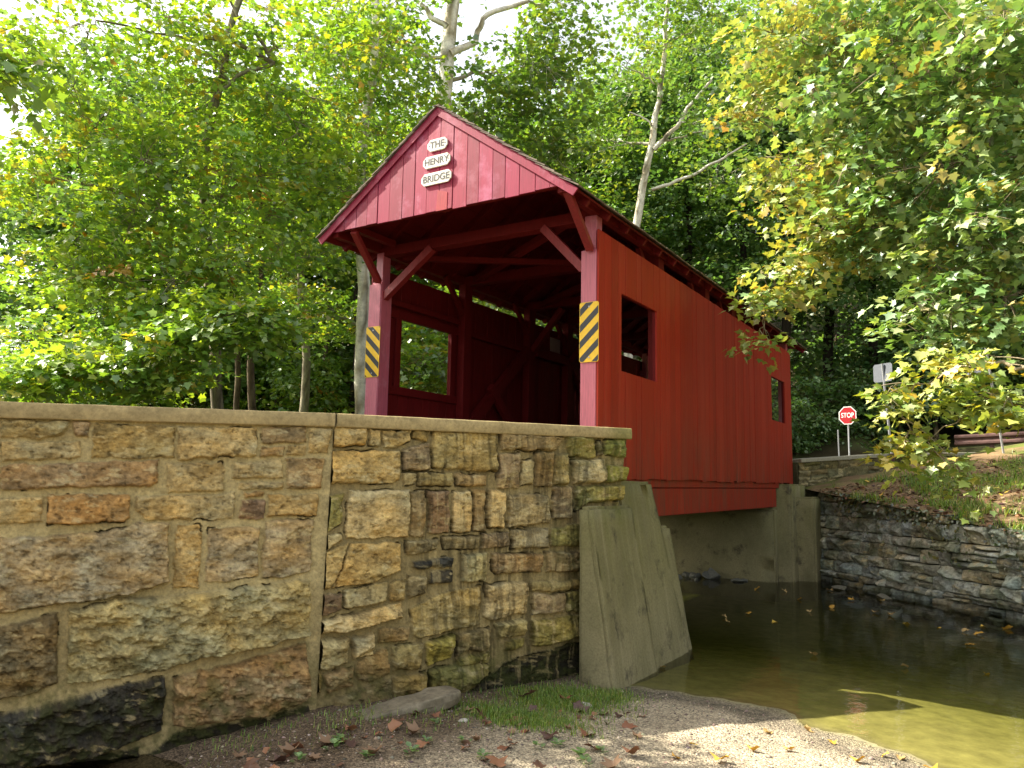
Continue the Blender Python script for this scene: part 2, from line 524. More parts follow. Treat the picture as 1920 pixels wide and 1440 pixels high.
M['mud'] = mat_attr('creek_mud', 0.9, 7, 0.3, 0.3, 0.01, 0.2)
o.data.materials.append(M['mud'])
fm = (~land & (dsh > 0.16))[:-1, :-1].ravel().astype(np.int32)          # silt covers the gravel a hand's breadth out from the shore
o.data.polygons.foreach_set('material_index', fm)
tag(o, kind='structure')

# water: a closed body whose bottom lies under the bed
def mat_water():
    m, n, l, p = new_mat('creek_water')
    n.remove(p)
    tr = N(n, 'BsdfTransparent'); tr.inputs[0].default_value = (0.93, 0.92, 0.80, 1)
    g = N(n, 'BsdfGlossy'); g.inputs['Roughness'].default_value = 0.03
    fr = N(n, 'Fresnel'); fr.inputs[0].default_value = 1.33
    ms = N(n, 'MixShader')
    l.new(fr.outputs[0], ms.inputs[0]); l.new(tr.outputs[0], ms.inputs[1]); l.new(g.outputs[0], ms.inputs[2])
    t = tex(n, l, (1, 1, 1), s=5.5, detail=3, rough=0.55)
    b = N(n, 'Bump'); b.inputs['Strength'].default_value = 0.16; b.inputs['Distance'].default_value = 0.02
    l.new(t.outputs[0], b.inputs['Height'])
    for s_ in (g, fr): l.new(b.outputs[0], s_.inputs['Normal'])
    l.new(ms.outputs[0], n['Material Output'].inputs[0])
    va = N(n, 'VolumeAbsorption'); va.inputs[0].default_value = (0.50, 0.56, 0.29, 1); va.inputs[1].default_value = 1.25
    l.new(va.outputs[0], n['Material Output'].inputs['Volume'])
    return m
M['water'] = mat_water()
wb = MB(); wb.box((-30, -8, -1.6), (18, 21, 0.0))
tag(wb.build('creek_water', M['water']), kind='structure')

# far right bank: grassy slope above the dry-stone wall
su = np.linspace(-1.0, 16, 130); sv = np.linspace(0.02, 14, 110)
SU, SV = np.meshgrid(su, sv, indexing='ij')
BX = P0[0] + SU * ALONG[0] + SV * OUT[0]; BY = P0[1] + SU * ALONG[1] + SV * OUT[1]
def bank_surface(s, v):
    bz = bank_top(s) + 0.185 * np.clip(v, 0, 9) + 0.55 * np.clip(v - 10, 0, 60)
    return bz + 0.22 * (fbm(s * 0.8, v * 0.8, 4) - 0.5) * np.clip(v, 0.15, 1) - 0.05 * np.clip(0.3 - v, 0, 1)
BZ = bank_surface(SU, SV)
n1 = fbm(SU * 1.4, SV * 1.4, 5)[..., None]; n2 = fbm(SU * 5 + 7, SV * 5, 4)[..., None]
bc = lin(126, 104, 76) * (0.55 + 0.9 * n2); bc = bc * (1 - sm(.42, .6, n1)) + lin(96, 104, 50) * (0.6 + 0.8 * n2) * sm(.42, .6, n1)
o = add_mesh('grass_bank', arr_mesh('grass_bank', np.stack([BX, BY, BZ], -1).reshape(-1, 3), grid_faces(130, 110), M['ground'], bc.reshape(-1, 3), True))
tag(o, kind='structure')
rb = MB()
rb.box((-8.0, 19.95, 2.3), (-4.3, 40, 2.62))
rb.prism([(-8.1, 8.85, 2.0), (-4.6, 8.85, 2.0), (-5.75, 5.6, 2.0), (-7.3, 2.9, 2.0), (-11.2, -4, 2.0), (-17, -4, 2.0), (-11.5, 4, 2.0)], (0, 0, 0.40))
tag(rb.build('road', M['asphalt']), kind='structure')

# ------------------------------------------------------------------ masonry: a relief of laid stones
def stone_relief(U, V, polys, mortar_col, mortar_d, warp=2.2, edge=8.0, crack=0.0, seed=0, soft=1.0, depth=1.0):
    """U, V: layout coordinates (arrays); polys: (points, rgb, bulge). Returns depth and colour per grid point."""
    shp = U.shape
    wu = U + warp * 2 * (fbm(U / 22 + seed, V / 22, 4, .6) - 0.5) * 2.6
    wv = V + warp * 2 * (fbm(U / 22 + 40 + seed, V / 22 + 11, 4, .6) - 0.5) * 2.6
    best = np.full(shp, -1e9)
    idx = np.full(shp, -1, int)
    for k, (pts, c, b) in enumerate(polys):
        p = np.array(pts, float)
        x0, y0 = p.min(0) - 10; x1, y1 = p.max(0) + 10
        m = (wu > x0) & (wu < x1) & (wv > y0) & (wv < y1)
        if not m.any():
            continue
        x = wu[m]; y = wv[m]
        d = np.full(x.shape, 1e9); ins = np.zeros(x.shape, bool)
        for (ax, ay), (bx, by) in zip(p, np.roll(p, -1, 0)):
            dx, dy = bx - ax, by - ay
            t = np.clip(((x - ax) * dx + (y - ay) * dy) / (dx * dx + dy * dy + 1e-9), 0, 1)
            d = np.minimum(d, np.hypot(x - ax - t * dx, y - ay - t * dy))
            cr = ((ay > y) != (by > y)) & (x < (bx - ax) * (y - ay) / (by - ay + 1e-12) + ax)
            ins ^= cr
        sd = np.where(ins, d, -d)
        cur = best[m]
        up_ = sd > cur
        cur[up_] = sd[up_]; best[m] = cur
        ii = idx[m]; ii[up_] = k; idx[m] = ii
    cols = np.array([q[1] for q in polys]); bul = np.array([q[2] for q in polys]) * depth
    ic = np.clip(idx, 0, None)
    r = np.random.default_rng(seed + 5)
    tilt = r.uniform(-1, 1, (len(polys), 2))
    cen = np.array([np.mean(q[0], 0) for q in polys]); ext = np.array([np.ptp(np.array(q[0], float), axis=0).max() for q in polys])
    e = np.clip(best / edge, 0, 1)
    prof = 1 - (1 - e) ** 2.2
    tl = ((U - cen[ic, 0]) * tilt[ic, 0] + (V - cen[ic, 1]) * tilt[ic, 1]) / ext[ic]
    ns = fbm(U / 34 + ic * 3.7, V / 22 + ic * 1.3, 5, 0.55) - 0.5
    lo = np.array([np.min(q[0], 0) for q in polys], float); hi = np.array([np.max(q[0], 0) for q in polys], float)
    un = (U - (lo[ic, 0] + hi[ic, 0]) / 2) / (hi[ic, 0] - lo[ic, 0]) * 2; vn = (V - (lo[ic, 1] + hi[ic, 1]) / 2) / (hi[ic, 1] - lo[ic, 1]) * 2
    un = un + 0.5 * (fbm(U / 40 + ic, V / 30, 3) - .5); vn = vn + 0.7 * (fbm(U / 40 + 60 + ic, V / 30, 3) - .5)
    hewn = np.full(shp, 1.25)
    for k in range(6):                                                       # hewn faces: the lowest of a few random planes
        pl = r.normal(0, 1, (len(polys), 2)) * np.array([.35, .55]); cc = r.uniform(-.6, .6, (len(polys), 2)); hh = r.uniform(.75, 1.25, len(polys))
        hewn = np.minimum(hewn, hh[ic] + pl[ic, 0] * (un - cc[ic, 0]) + pl[ic, 1] * (vn - cc[ic, 1]))
    hewn = np.maximum(hewn, 0.05)
    pit = sm(.60, .74, fbm(U / 11 + ic * 3.3, V / 8, 4, .6))
    dep_s = bul[ic] * prof * (0.95 * hewn + 0.15 * tl + 1.1 * ns) + 0.018 * (fbm(U / 7, V / 5, 4, .6) - .5) - 0.010 * pit
    inside = best > 0
    mort = mortar_d + 0.012 * (fbm(U / 9, V / 9, 3) - 0.5)
    dep = np.where(inside, dep_s, mort)
    kp = np.where(cols.mean(1, keepdims=True) < .06, .06, .40)          # nearly black boulders keep their colour
    col = (cols * (1 - kp) + cols.mean(0) * kp)[ic]
    g1 = fbm(U / 30 + ic * 2.1, V / 18 + ic * 4.3, 5, 0.6)[..., None]
    g2 = fbm(U / 8, V / 5, 4, 0.6)[..., None]
    hue = (fbm(U / 55 + 3 + ic, V / 40, 3)[..., None] - 0.5)
    col = col * (0.30 + 1.4 * g1) * (0.60 + 0.8 * g2) * (1 - 0.45 * pit)[..., None]
    lt = sm(.60, .72, fbm(U / 24 + 70 + ic, V / 9 + 20, 5, .6))[..., None] * .45
    col = col * (1 - lt) + lin(196, 178, 130) * lt
    col = col * (1 + hue * np.array([0.35, 0.0, -0.6]))
    mc = np.array(mortar_col) * (0.75 + 0.5 * fbm(U / 12, V / 12, 4)[..., None])
    k = sm(-1.0 * soft, 1.3 * soft, best)[..., None]
    col = mc * (1 - k) + col * k
    if crack:
        ck = (sm(1.6, 0.2, np.abs(best + 0.4)) * sm(.60 - crack * .12, .66 - crack * .12, fbm(U / 38 + 90, V / 38, 3)))
        dep = dep - 0.05 * ck
        col = col * (1 - 0.75 * ck[..., None])
    return dep, np.clip(col, 0.004, 0.9), best, idx

PAL = dict(
    o=lin(150, 130, 78), t=lin(174, 152, 102), T=lin(194, 172, 124), r=lin(150, 118, 80), b=lin(136, 110, 72),
    y=lin(176, 144, 84), Y=lin(190, 156, 92), g=lin(156, 138, 104), G=lin(142, 130, 100), p=lin(108, 78, 66),
    k=lin(50, 49, 44), K=lin(30, 30, 24), m=lin(126, 122, 60), M=lin(130, 136, 48), v=lin(168, 158, 110),
    l=lin(208, 180, 124), L=lin(164, 150, 58), d=lin(98, 86, 60), O=lin(178, 128, 66), q=lin(122, 104, 84))
# (corner points in layout units, colour key, relief in metres)
LEFT = [
 ([(-180,785),(-90,786),(-92,822),(-180,825)],'o',.03),([(-86,786),(-4,787),(-4,822),(-88,824)],'t',.03),
 ([(0,787),(137,790),(120,812),(75,822),(0,820)],'o',.035),([(139,790),(168,792),(165,818),(141,818)],'r',.02),
 ([(174,792),(330,800),(330,858),(172,858)],'o',.035),([(335,800),(482,802),(484,855),(335,862)],'t',.04),
 ([(490,802),(572,800),(572,830),(492,832)],'b',.025),([(578,802),(622,803),(616,848),(578,848)],'t',.03),
 ([(3,828),(150,828),(150,858),(3,866)],'t',.03),([(490,838),(535,837),(535,856),(490,858)],'b',.02),([(540,835),(572,835),(572,852),(540,854)],'t',.02),
 ([(-180,830),(-3,828),(-3,868),(-180,874)],'b',.03),
 ([(3,872),(295,862),(298,905),(280,912),(3,918)],'r',.035),([(312,868),(418,868),(420,918),(314,922)],'t',.03),
 ([(440,868),(530,862),(530,896),(436,896)],'t',.025),([(538,860),(610,858),(600,916),(536,916)],'b',.025),([(448,903),(530,904),(528,918),(448,918)],'t',.02),
 ([(-180,880),(-4,874),(-4,922),(-180,930)],'o',.03),
 ([(-120,940),(80,930),(78,978),(-120,992)],'t',.03),([(88,930),(243,926),(243,970),(230,978),(90,986)],'O',.035),
 ([(256,930),(440,924),(438,972),(275,976),(255,955)],'t',.035),([(456,924),(496,922),(494,932),(456,934)],'b',.015),
 ([(452,938),(498,938),(496,972),(448,974)],'p',.02),([(504,928),(596,926),(592,966),(502,970)],'y',.03),
 ([(-160,1016),(90,1005),(200,995),(260,980),(316,980),(318,1090),(230,1118),(100,1135),(12,1150),(-160,1170)],'g',.075),
 ([(332,984),(378,984),(374,1100),(324,1102)],'y',.045),([(390,990),(488,985),(482,1080),(420,1092),(384,1088)],'g',.055),
 ([(498,978),(588,972),(582,1070),(540,1080),(490,1084)],'g',.055),
 ([(-160,1200),(0,1175),(108,1150),(108,1280),(60,1300),(-160,1340)],'d',.10),
 ([(130,1145),(240,1120),(340,1115),(420,1105),(580,1085),(578,1190),(500,1210),(380,1235),(280,1262),(160,1280),(124,1280)],'v',.13),
 ([(-160,1365),(0,1340),(120,1312),(190,1290),(310,1268),(314,1300),(300,1370),(220,1400),(100,1425),(-160,1460)],'k',.15),
 ([(325,1270),(450,1240),(575,1205),(578,1300),(560,1320),(470,1345),(400,1355),(326,1364)],'r',.10),
 ([(270,1420),(330,1375),(500,1345),(500,1390),(400,1420),(320,1450),(270,1470)],'K',.05),([(506,1345),(580,1322),(592,1370),(505,1400)],'K',.04),
 ([(-100,1480),(100,1435),(262,1400),(262,1470),(-100,1560)],'K',.06)]
RIGHT = [
 ([(628,797),(688,803),(684,836),(624,836)],'y',.03),([(693,803),(714,805),(714,838),(692,838)],'t',.02),([(718,806),(775,806),(770,828),(745,836),(718,838)],'y',.03),
 ([(778,806),(804,808),(800,830),(775,824)],'o',.02),([(810,806),(935,812),(930,884),(812,876)],'o',.04),([(938,812),(1060,820),(1040,846),(938,842)],'b',.03),
 ([(1064,818),(1115,818),(1118,858),(1072,856),(1064,840)],'m',.04),([(1120,824),(1129,824),(1131,855),(1120,856)],'d',.02),([(1136,822),(1175,822),(1175,855),(1136,855)],'M',.05),
 ([(622,845),(750,845),(748,905),(616,908)],'Y',.045),([(755,842),(806,830),(808,880),(756,882)],'q',.03),([(756,886),(782,886),(780,910),(756,912)],'t',.02),
 ([(786,884),(850,886),(850,912),(786,914)],'o',.03),([(856,888),(912,888),(912,912),(856,912)],'b',.025),([(934,850),(974,848),(974,915),(934,915)],'q',.03),
 ([(977,862),(1002,862),(1002,908),(977,910)],'t',.025),([(1005,850),(1038,848),(1038,910),(1006,912)],'b',.03),([(1041,852),(1068,850),(1066,908),(1041,908)],'o',.03),
 ([(1074,862),(1134,862),(1134,905),(1078,908)],'T',.05),([(1138,874),(1180,874),(1180,904),(1138,904)],'M',.06),
 ([(614,930),(645,928),(640,985),(610,996),(608,985)],'m',.03),([(654,920),(768,920),(765,1008),(650,1010)],'T',.045),([(771,922),(798,922),(796,1005),(769,1005)],'b',.025),
 ([(802,922),(842,922),(842,1000),(804,1000)],'p',.03),([(850,922),(884,922),(884,1000),(849,1000)],'l',.035),([(888,918),(911,918),(911,996),(888,996)],'b',.02),
 ([(915,918),(948,920),(946,988),(915,990)],'l',.035),([(953,928),(1028,928),(1032,980),(955,988)],'G',.035),([(1037,912),(1075,912),(1075,972),(1039,974)],'q',.03),
 ([(1081,912),(1190,908),(1190,935),(1100,944),(1085,960),(1081,960)],'m',.04),
 ([(603,1002),(642,1002),(640,1016),(605,1034)],'t',.03),([(600,1040),(645,1022),(655,1018),(640,1070),(622,1105),(598,1112)],'Y',.045),([(660,1020),(752,1018),(750,1070),(700,1092),(626,1104)],'Y',.055),
 ([(762,1014),(822,1010),(818,1030),(765,1040)],'d',.03),([(830,1008),(900,1006),(898,1030),(832,1032)],'d',.03),([(906,1000),(955,996),(955,1025),(905,1030)],'q',.03),
 ([(959,992),(1030,990),(1030,1028),(960,1030)],'G',.03),([(1035,990),(1100,980),(1100,1020),(1036,1025)],'m',.03),([(775,1052),(850,1046),(848,1064),(775,1066)],'k',.025),
 ([(806,1070),(852,1068),(850,1092),(806,1096)],'k',.03),([(868,1040),(914,1036),(912,1092),(868,1092)],'v',.04),([(922,1038),(1018,1040),(1015,1072),(932,1078),(922,1068)],'r',.045),
 ([(1024,1036),(1100,1030),(1100,1070),(1026,1074)],'b',.03),
 ([(594,1120),(640,1112),(640,1145),(590,1158)],'p',.03),([(646,1108),(725,1090),(724,1128),(646,1142)],'t',.04),([(730,1095),(762,1085),(760,1125),(730,1130)],'y',.03),
 ([(766,1082),(800,1078),(798,1112),(765,1120)],'d',.03),([(584,1170),(640,1155),(755,1130),(755,1158),(700,1172),(584,1194)],'l',.075),
 ([(768,1142),(832,1112),(905,1100),(896,1170),(790,1195),(775,1190)],'o',.05),([(913,1095),(988,1092),(988,1150),(925,1163),(907,1158)],'T',.04),
 ([(995,1092),(1100,1086),(1100,1106),(995,1110)],'o',.03),([(999,1115),(1060,1112),(1058,1150),(999,1152)],'q',.03),([(1064,1112),(1100,1108),(1100,1148),(1064,1149)],'m',.03),
 ([(585,1202),(655,1192),(652,1242),(605,1258),(584,1255)],'t',.06),([(662,1192),(702,1188),(700,1228),(664,1235)],'T',.05),([(712,1180),(768,1176),(765,1200),(712,1208)],'b',.04),
 ([(606,1265),(665,1250),(662,1285),(615,1300)],'r',.05),([(669,1240),(728,1215),(730,1265),(690,1280),(669,1275)],'b',.04),([(737,1212),(795,1205),(790,1252),(737,1258)],'o',.05),
 ([(801,1204),(852,1188),(848,1232),(803,1250)],'L',.05),([(857,1190),(918,1176),(916,1215),(858,1228)],'d',.045),([(926,1168),(990,1160),(985,1190),(940,1196)],'v',.05),
 ([(998,1162),(1100,1152),(1100,1190),(1010,1214),(998,1210)],'m',.06),([(950,1202),(988,1194),(984,1212),(950,1222)],'m',.03),([(859,1236),(920,1222),(918,1243),(859,1253)],'m',.04),
 ([(628,1310),(700,1285),(735,1275),(735,1320),(650,1345),(628,1340)],'d',.06),([(739,1270),(800,1257),(798,1300),(739,1318)],'o',.05),
 ([(806,1257),(855,1247),(920,1245),(915,1268),(870,1300),(835,1310),(806,1300)],'m',.06),
 ([(880,1306),(935,1250),(1000,1225),(1100,1205),(1100,1290),(960,1310)],'K',-.05),([(586,1265),(603,1262),(602,1300),(587,1310)],'o',.03),([(590,1345),(640,1345),(640,1390),(590,1400)],'K',.02)]
LEFT = [(a, PAL[b], c) for a, b, c in LEFT + [([(-172 - 2.3 * x, y) for x, y in a[::-1]], b, c) for a, b, c in LEFT if min(p[0] for p in a) >= 0]]
RIGHT = [(a, PAL[b], c) for a, b, c in RIGHT]

TL = np.array([-6.58, 3.06, 2.68]); TJ = np.array([-5.29, 5.37, 2.74]); TR = np.array([-3.70, 8.58, 2.78])
BL = np.array([-6.24, 3.04, 0.0]); BJ = np.array([-4.94, 4.95, 0.0]); BR = np.array([-3.88, 8.12, 0.0])
TLX = TL + (TL - TJ) * 0.75; BLX = BL + (BL - BJ) * 0.75        # the wall runs on past the frame
CAP_H = 0.128
wall = empty('stone_wall', (-5.1, 5.3, 0))
tag(wall, 'long tan sandstone wing wall with pale mortar and concrete coping beside the gravel bank', 'wall')

def wall_part(name, A, B, a, b, polys, nu, nv, mc, md, crack, seed, left):
    u = np.linspace(0, 1, nu)[:, None]; v = np.linspace(0, 1, nv)[None]
    top = A[None, None] + (B - A)[None, None] * u[..., None]
    bot = a[None, None] + (b - a)[None, None] * u[..., None]
    top = top - np.array([0, 0, CAP_H]) ; bot = bot - np.array([0, 0, 0.30])
    f_ = v[..., None]
    # the foot flares out slightly
    bulge = 0.0
    P = top * (1 - f_) + bot * f_
    d = (B - A)[:2]; d = d / np.hypot(*d)
    nrm = np.array([d[1], -d[0], 0.0])
    q = proj(P)
    U, V = q[..., 0], q[..., 1]
    dep, col, best, idx = stone_relief(U, V, polys, mc, md, crack=crack, seed=seed, depth=1.65, edge=5.0)
    col = np.clip(col * 1.12, 0, .75)
    # weathering: moss low down and near the abutment, rain streaks on the right part
    zz = P[..., 2]
    moss = sm(0.9, 0.1, zz + 0.8 * (fbm(U / 40, V / 40, 4) - 0.5)) * 0.55
    if not left:
        moss = np.maximum(moss, sm(1000, 1130, U + 160 * (fbm(U / 30, V / 30, 4) - 0.5)) * 0.40)
        streak = sm(0.46, 0.70, fbm(U / 7, V / 130, 4)) * sm(700, 840, U) * 0.9
        col = col * (1 - streak[..., None] * 0.55)
        ls = sm(0.6, 0.75, fbm(U / 6 + 50, V / 90, 4)) * sm(700, 860, U) * 0.42
        col = col * (1 - ls[..., None]) + lin(190, 170, 120) * ls[..., None]
    mk = (moss * sm(0.35, 0.65, fbm(U / 14 + 9, V / 14, 4)))[..., None]
    col = col * (1 - mk) + lin(70, 76, 26) * mk
    dampz = sm(0.75, 0.0, zz)[..., None]
    col = col * (1 - 0.28 * dampz)
    P = P + nrm * dep[..., None]
    n = nu * nv
    verts = P.reshape(-1, 3); faces = [grid_faces(nu, nv)]; cols = col.reshape(-1, 3)
    # end face and back, 0.5 m behind
    back_ = P[:, :, :] * 1.0
    i = np.arange(n).reshape(nu, nv)
    ends = []
    for e in ((-1,) if not left else (0,)):
        depth = np.linspace(0.04, 0.46, 9)
        E_ = P[e][None] - nrm * depth[:, None, None] + 0.02 * (fbm(P[e][None, :, 2] * 6 + depth[:, None] * 9, depth[:, None] * 6, 3)[..., None] - 0.5)
        st = len(verts)
        verts = np.concatenate([verts, E_.reshape(-1, 3)])
        cols = np.concatenate([cols, np.repeat(col[e][None], 9, 0).reshape(-1, 3)])
        j = np.concatenate([i[e][None], np.arange(st, st + 9 * nv).reshape(9, nv)])
        faces.append(np.stack([j[:-1, :-1], j[1:, :-1], j[1:, 1:], j[:-1, 1:]], -1).reshape(-1, 4))
    # plain back
    st = len(verts)
    bk = np.array([top[0, 0], top[-1, 0], bot[-1, 0], bot[0, 0]]) - nrm * 0.46
    verts = np.concatenate([verts, bk]); cols = np.concatenate([cols, np.repeat(np.array([mc]), 4, 0)])
    faces.append(np.array([[st, st + 1, st + 2, st + 3]]))
    return add_mesh(name, arr_mesh(name, verts, faces, M['stone'], cols, True), wall)
wall_part('stonework', TLX, TJ, BLX, BJ, LEFT, 560, 470, lin(170, 152, 106), -0.022, -0.6, 1, True)
wall_part('stonework', TJ, TR, BJ, BR, RIGHT, 560, 470, lin(140, 124, 84), -0.034, 0.4, 2, False)

def coping(A, B, nrm, seed, e0=0.0, e1=0.0):
    A = np.array(A, float); B = np.array(B, float)
    nu = 160
    d = (B - A) / np.linalg.norm(B - A); L = np.linalg.norm(B - A)
    prof = [(0.035, -CAP_H), (0.04, -CAP_H + .012), (0.042, -0.07), (0.038, -0.012), (0.026, 0.0), (-0.15, .004), (-0.3, .004), (-0.47, 0.0), (-0.485, -.012), (-0.485, -CAP_H)]
    u = np.linspace(0, 1, nu)
    R_ = []
    for k, (o_, h_) in enumerate(prof):
        w_ = 0.010 * (fbm(u * L * 6 + seed, np.full(nu, k * 0.7 + seed), 4) - 0.5)
        R_.append(A[None] + (B - A)[None] * u[:, None] + nrm[None] * (o_ + w_ + e0)[:, None] + np.array([0, 0, 1.0])[None] * (h_ + 0.6 * w_)[:, None])
    R_ = np.stack(R_, 1)
    n_, m_ = nu, len(prof)
    i = np.arange(n_ * m_).reshape(n_, m_)
    i = np.concatenate([i, i[:, :1]], 1)
    f = np.stack([i[:-1, :-1], i[1:, :-1], i[1:, 1:], i[:-1, 1:]], -1).reshape(-1, 4)
    caps = [np.arange(m_)[None, ::-1].copy(), (np.arange(m_) + (n_ - 1) * m_)[None]]
    t = fbm(u[:, None] * L * 5 + seed, np.arange(m_)[None] * 0.6, 4)[..., None]
    c = lin(172, 152, 108) * (0.6 + 0.8 * t)
    if seed == 2:
        g = sm(0.86, 0.97, u)[:, None, None] * 0.6
        c = c * (1 - g) + lin(110, 112, 56) * g
    return add_mesh('coping', arr_mesh('coping', R_.reshape(-1, 3), [f] + caps, M['coping'], c.reshape(-1, 3)), wall)
def perp(A, B):
    d = (np.array(B) - np.array(A))[:2]; d = d / np.hypot(*d)
    return np.array([d[1], -d[0], 0.0])
gap = (TJ - TL) / np.linalg.norm(TJ - TL) * 0.006
coping(TLX, TJ - gap, perp(TL, TJ), 1)
coping(TJ + gap, TR + (TR - TJ) * 0.005, perp(TJ, TR), 2)

# ------------------------------------------------------------------ abutments
def concrete_block(name, poly_top, poly_bot, seed, parent, mat=None, n=14):
    """closed battered block from matching top and bottom outlines, faces finely divided and slightly uneven"""
    bm = bmesh.new()
    k = len(poly_top)
    t = [bm.verts.new(p) for p in poly_top]; b = [bm.verts.new(p) for p in poly_bot]
    bm.faces.new(t); bm.faces.new(b[::-1])
    for i in range(k):
        bm.faces.new([t[i], b[i], b[(i + 1) % k], t[(i + 1) % k]])
    bmesh.ops.recalc_face_normals(bm, faces=bm.faces[:])
    bmesh.ops.bevel(bm, geom=bm.edges[:], offset=0.035, segments=2, affect='EDGES')
    bmesh.ops.triangulate(bm, faces=[f for f in bm.faces if len(f.verts) > 4])
    bmesh.ops.subdivide_edges(bm, edges=bm.edges[:], cuts=n, use_grid_fill=True)
    for v in bm.verts:
        w_ = fbm(np.array(v.co.x * 3 + v.co.z * 2.1 + seed), np.array(v.co.y * 3 + v.co.z * 1.7), 4) - 0.5
        v.co += v.normal * float(w_) * 0.035
    me = bpy.data.meshes.new(name)
    for f in bm.faces: f.smooth = True
    bm.to_mesh(me); bm.free()
    me.materials.append(mat or M['concrete'])
    return add_mesh(name, me, parent)

ab = empty('bridge_abutment', (-3.6, 8.8, 0))
tag(ab, 'stained stepped concrete buttress leaning between the sandstone wall and the creek', 'abutment')
def bat(x_top, x_bot, y0t, y1t, y0b, y1b, zt, xb=-4.6):
    return ([(x_top, y0t, zt), (x_top, y1t, zt), (xb, y1t, zt), (xb, y0t, zt)],
            [(x_bot, y0b, -0.5), (x_bot, y1b, -0.5), (xb, y1b, -0.5), (xb, y0b, -0.5)])
concrete_block('buttress', *bat(-3.74, -3.38, 7.62, 8.80, 7.66, 8.9, 1.875, -3.87), 1, ab)
concrete_block('buttress', *bat(-3.86, -3.42, 8.62, 9.70, 8.70, 10.2, 2.16), 2, ab)
concrete_block('buttress', *bat(-3.85, -3.44, 9.5, 10.33, 9.8, 10.32, 1.57), 3, ab)
mb = MB(); mb.box((-8.6, 9.0, -0.6), (-4.3, 10.3, 1.6))
mb.build('bearing_wall', M['concrete'], ab)

fab = empty('bridge_abutment', (-6, 18.8, 0))
tag(fab, 'dark mossy concrete bearing wall under the far end of the red bridge', 'abutment')
concrete_block('bearing_wall', [(-4.35, 18.25, 1.62), (-4.35, 19.3, 1.62), (-9.5, 19.3, 1.62), (-9.5, 18.25, 1.62)],
               [(-4.3, 18.15, -.6), (-4.3, 19.3, -.6), (-9.5, 19.3, -.6), (-9.5, 18.15, -.6)], 4, fab)
concrete_block('wing_pier', [(-4.05, 18.6, 2.17), (-3.95, 19.7, 2.17), (-4.5, 19.9, 2.17), (-4.5, 18.5, 2.17)],
               [(-4.0, 18.5, -.6), (-3.9, 19.7, -.6), (-4.5, 19.9, -.6), (-4.5, 18.4, -.6)], 5, fab, n=9)
concrete_block('wing_pier', [(-3.62, 19.0, 1.88), (-3.62, 19.9, 1.88), (-4.2, 19.9, 1.88), (-4.2, 18.9, 1.88)],
               [(-3.6, 18.92, -.6), (-3.6, 19.9, -.6), (-4.2, 19.9, -.6), (-4.2, 18.82, -.6)], 6, fab, n=9)

# ------------------------------------------------------------------ dry-stone wall of the far bank
def courses(L, zb, zt_fn, seed, h0=0.10, h1=0.34, w0=0.24, w1=0.66, pal=None):
    """irregular coursed rubble, in centimetres (u along, v up)"""
    r = random.Random(seed)
    out = []
    z = zb
    while z < 2.35:
        h = r.uniform(h0, h1)
        x = -r.uniform(0, .3)
        while x < L:
            w = r.uniform(w0, w1) * (0.75 + h * 1.6)
            if z + h * 0.5 < zt_fn(x + w / 2):
                j = lambda a: r.uniform(-a, a)
                sl = -0.03 * 0
                pts = [(x + .008 + j(.012), z + .006 + j(.010)), (x + w * .5, z + j(.010)), (x + w - .008 + j(.012), z + .006 + j(.012)),
                       (x + w + j(.008), z + h * .5), (x + w - .010 + j(.018), z + h - .006 + j(.012)), (x + w * .5, z + h + j(.008)), (x + .010 + j(.018), z + h - .006 + j(.012)), (x + j(.008), z + h * .5)]
                if r.random() > 0.035:
                    if r.random() < 0.16 and h > .12:          # split a stone into two thin ones
                        zz = z + h * r.uniform(.4, .6)
                        out.append(([(x + .01, z), (x + w - .01, z + .004), (x + w - .01, zz - .008), (x + .01, zz - .006)], r))
                        out.append(([(x + .01, zz + .006), (x + w - .01, zz + .004), (x + w - .01, z + h - .008), (x + .01, z + h - .006)], r))
                    else:
                        out.append((pts, r))
            x += w
        z += h
    res = []
    for pts, _ in out:
        c = np.array(r.choice(pal)) * r.uniform(.75, 1.25)
        res.append(([(a * 100, b * 100) for a, b in pts], c, r.uniform(.05, .13)))
    return res
gp = [lin(156, 160, 148), lin(174, 176, 162), lin(140, 144, 130), lin(190, 188, 170), lin(156, 148, 126), lin(166, 178, 166), lin(124, 124, 112)]
DL = 9.5
dpol = courses(DL, -0.35, lambda s: float(bank_top(np.array(s))) + 0.02, 4, pal=gp)
nu, nv = 760, 260
s_ = np.linspace(0.0, DL, nu)[:, None]; v_ = np.linspace(0, 1, nv)[None]
topz = bank_top(s_) + 0.03 + 0.10 * (fbm(s_ * 2.2, s_ * 0 + 3, 4) - 0.5)
z_ = -0.35 + (topz + 0.35) * v_
wav = 0.25 * (fbm(s_ * .5 + 2, z_ * .6, 3) - .5)
dep, col, best, idx = stone_relief(s_ * 100 + 0 * z_, z_ * 100 - 0 * s_, dpol, lin(13, 12, 10), -0.16, warp=1.2, edge=2.6, seed=8, soft=.5, depth=1.2)
dep = np.where(best < 0, -0.16, dep)
lich = sm(0.58, 0.72, fbm(s_ * 5 + 3 + 0 * z_, z_ * 6, 4))[..., None] * 0.5
col = col * (1 - lich) + lin(158, 170, 152) * lich
ms_ = (sm(0.5, 0.68, fbm(s_ * 2.2 + 9 + 0 * z_, z_ * 3, 4)) * 0.6)[..., None]
col = col * (1 - ms_) + lin(70, 78, 44) * ms_
col = col * (1 - 0.45 * sm(0.3, 0.0, z_))[..., None]
lean = 0.05 * z_ + 0.02
off = dep + wav - lean
X = P0[0] + s_ * ALONG[0] - off * OUT[0]; Y = P0[1] + s_ * ALONG[1] - off * OUT[1]
Pd = np.stack([X + 0 * z_, Y + 0 * z_, z_ + 0 * s_], -1)
fr_ = grid_faces(nu, nv)
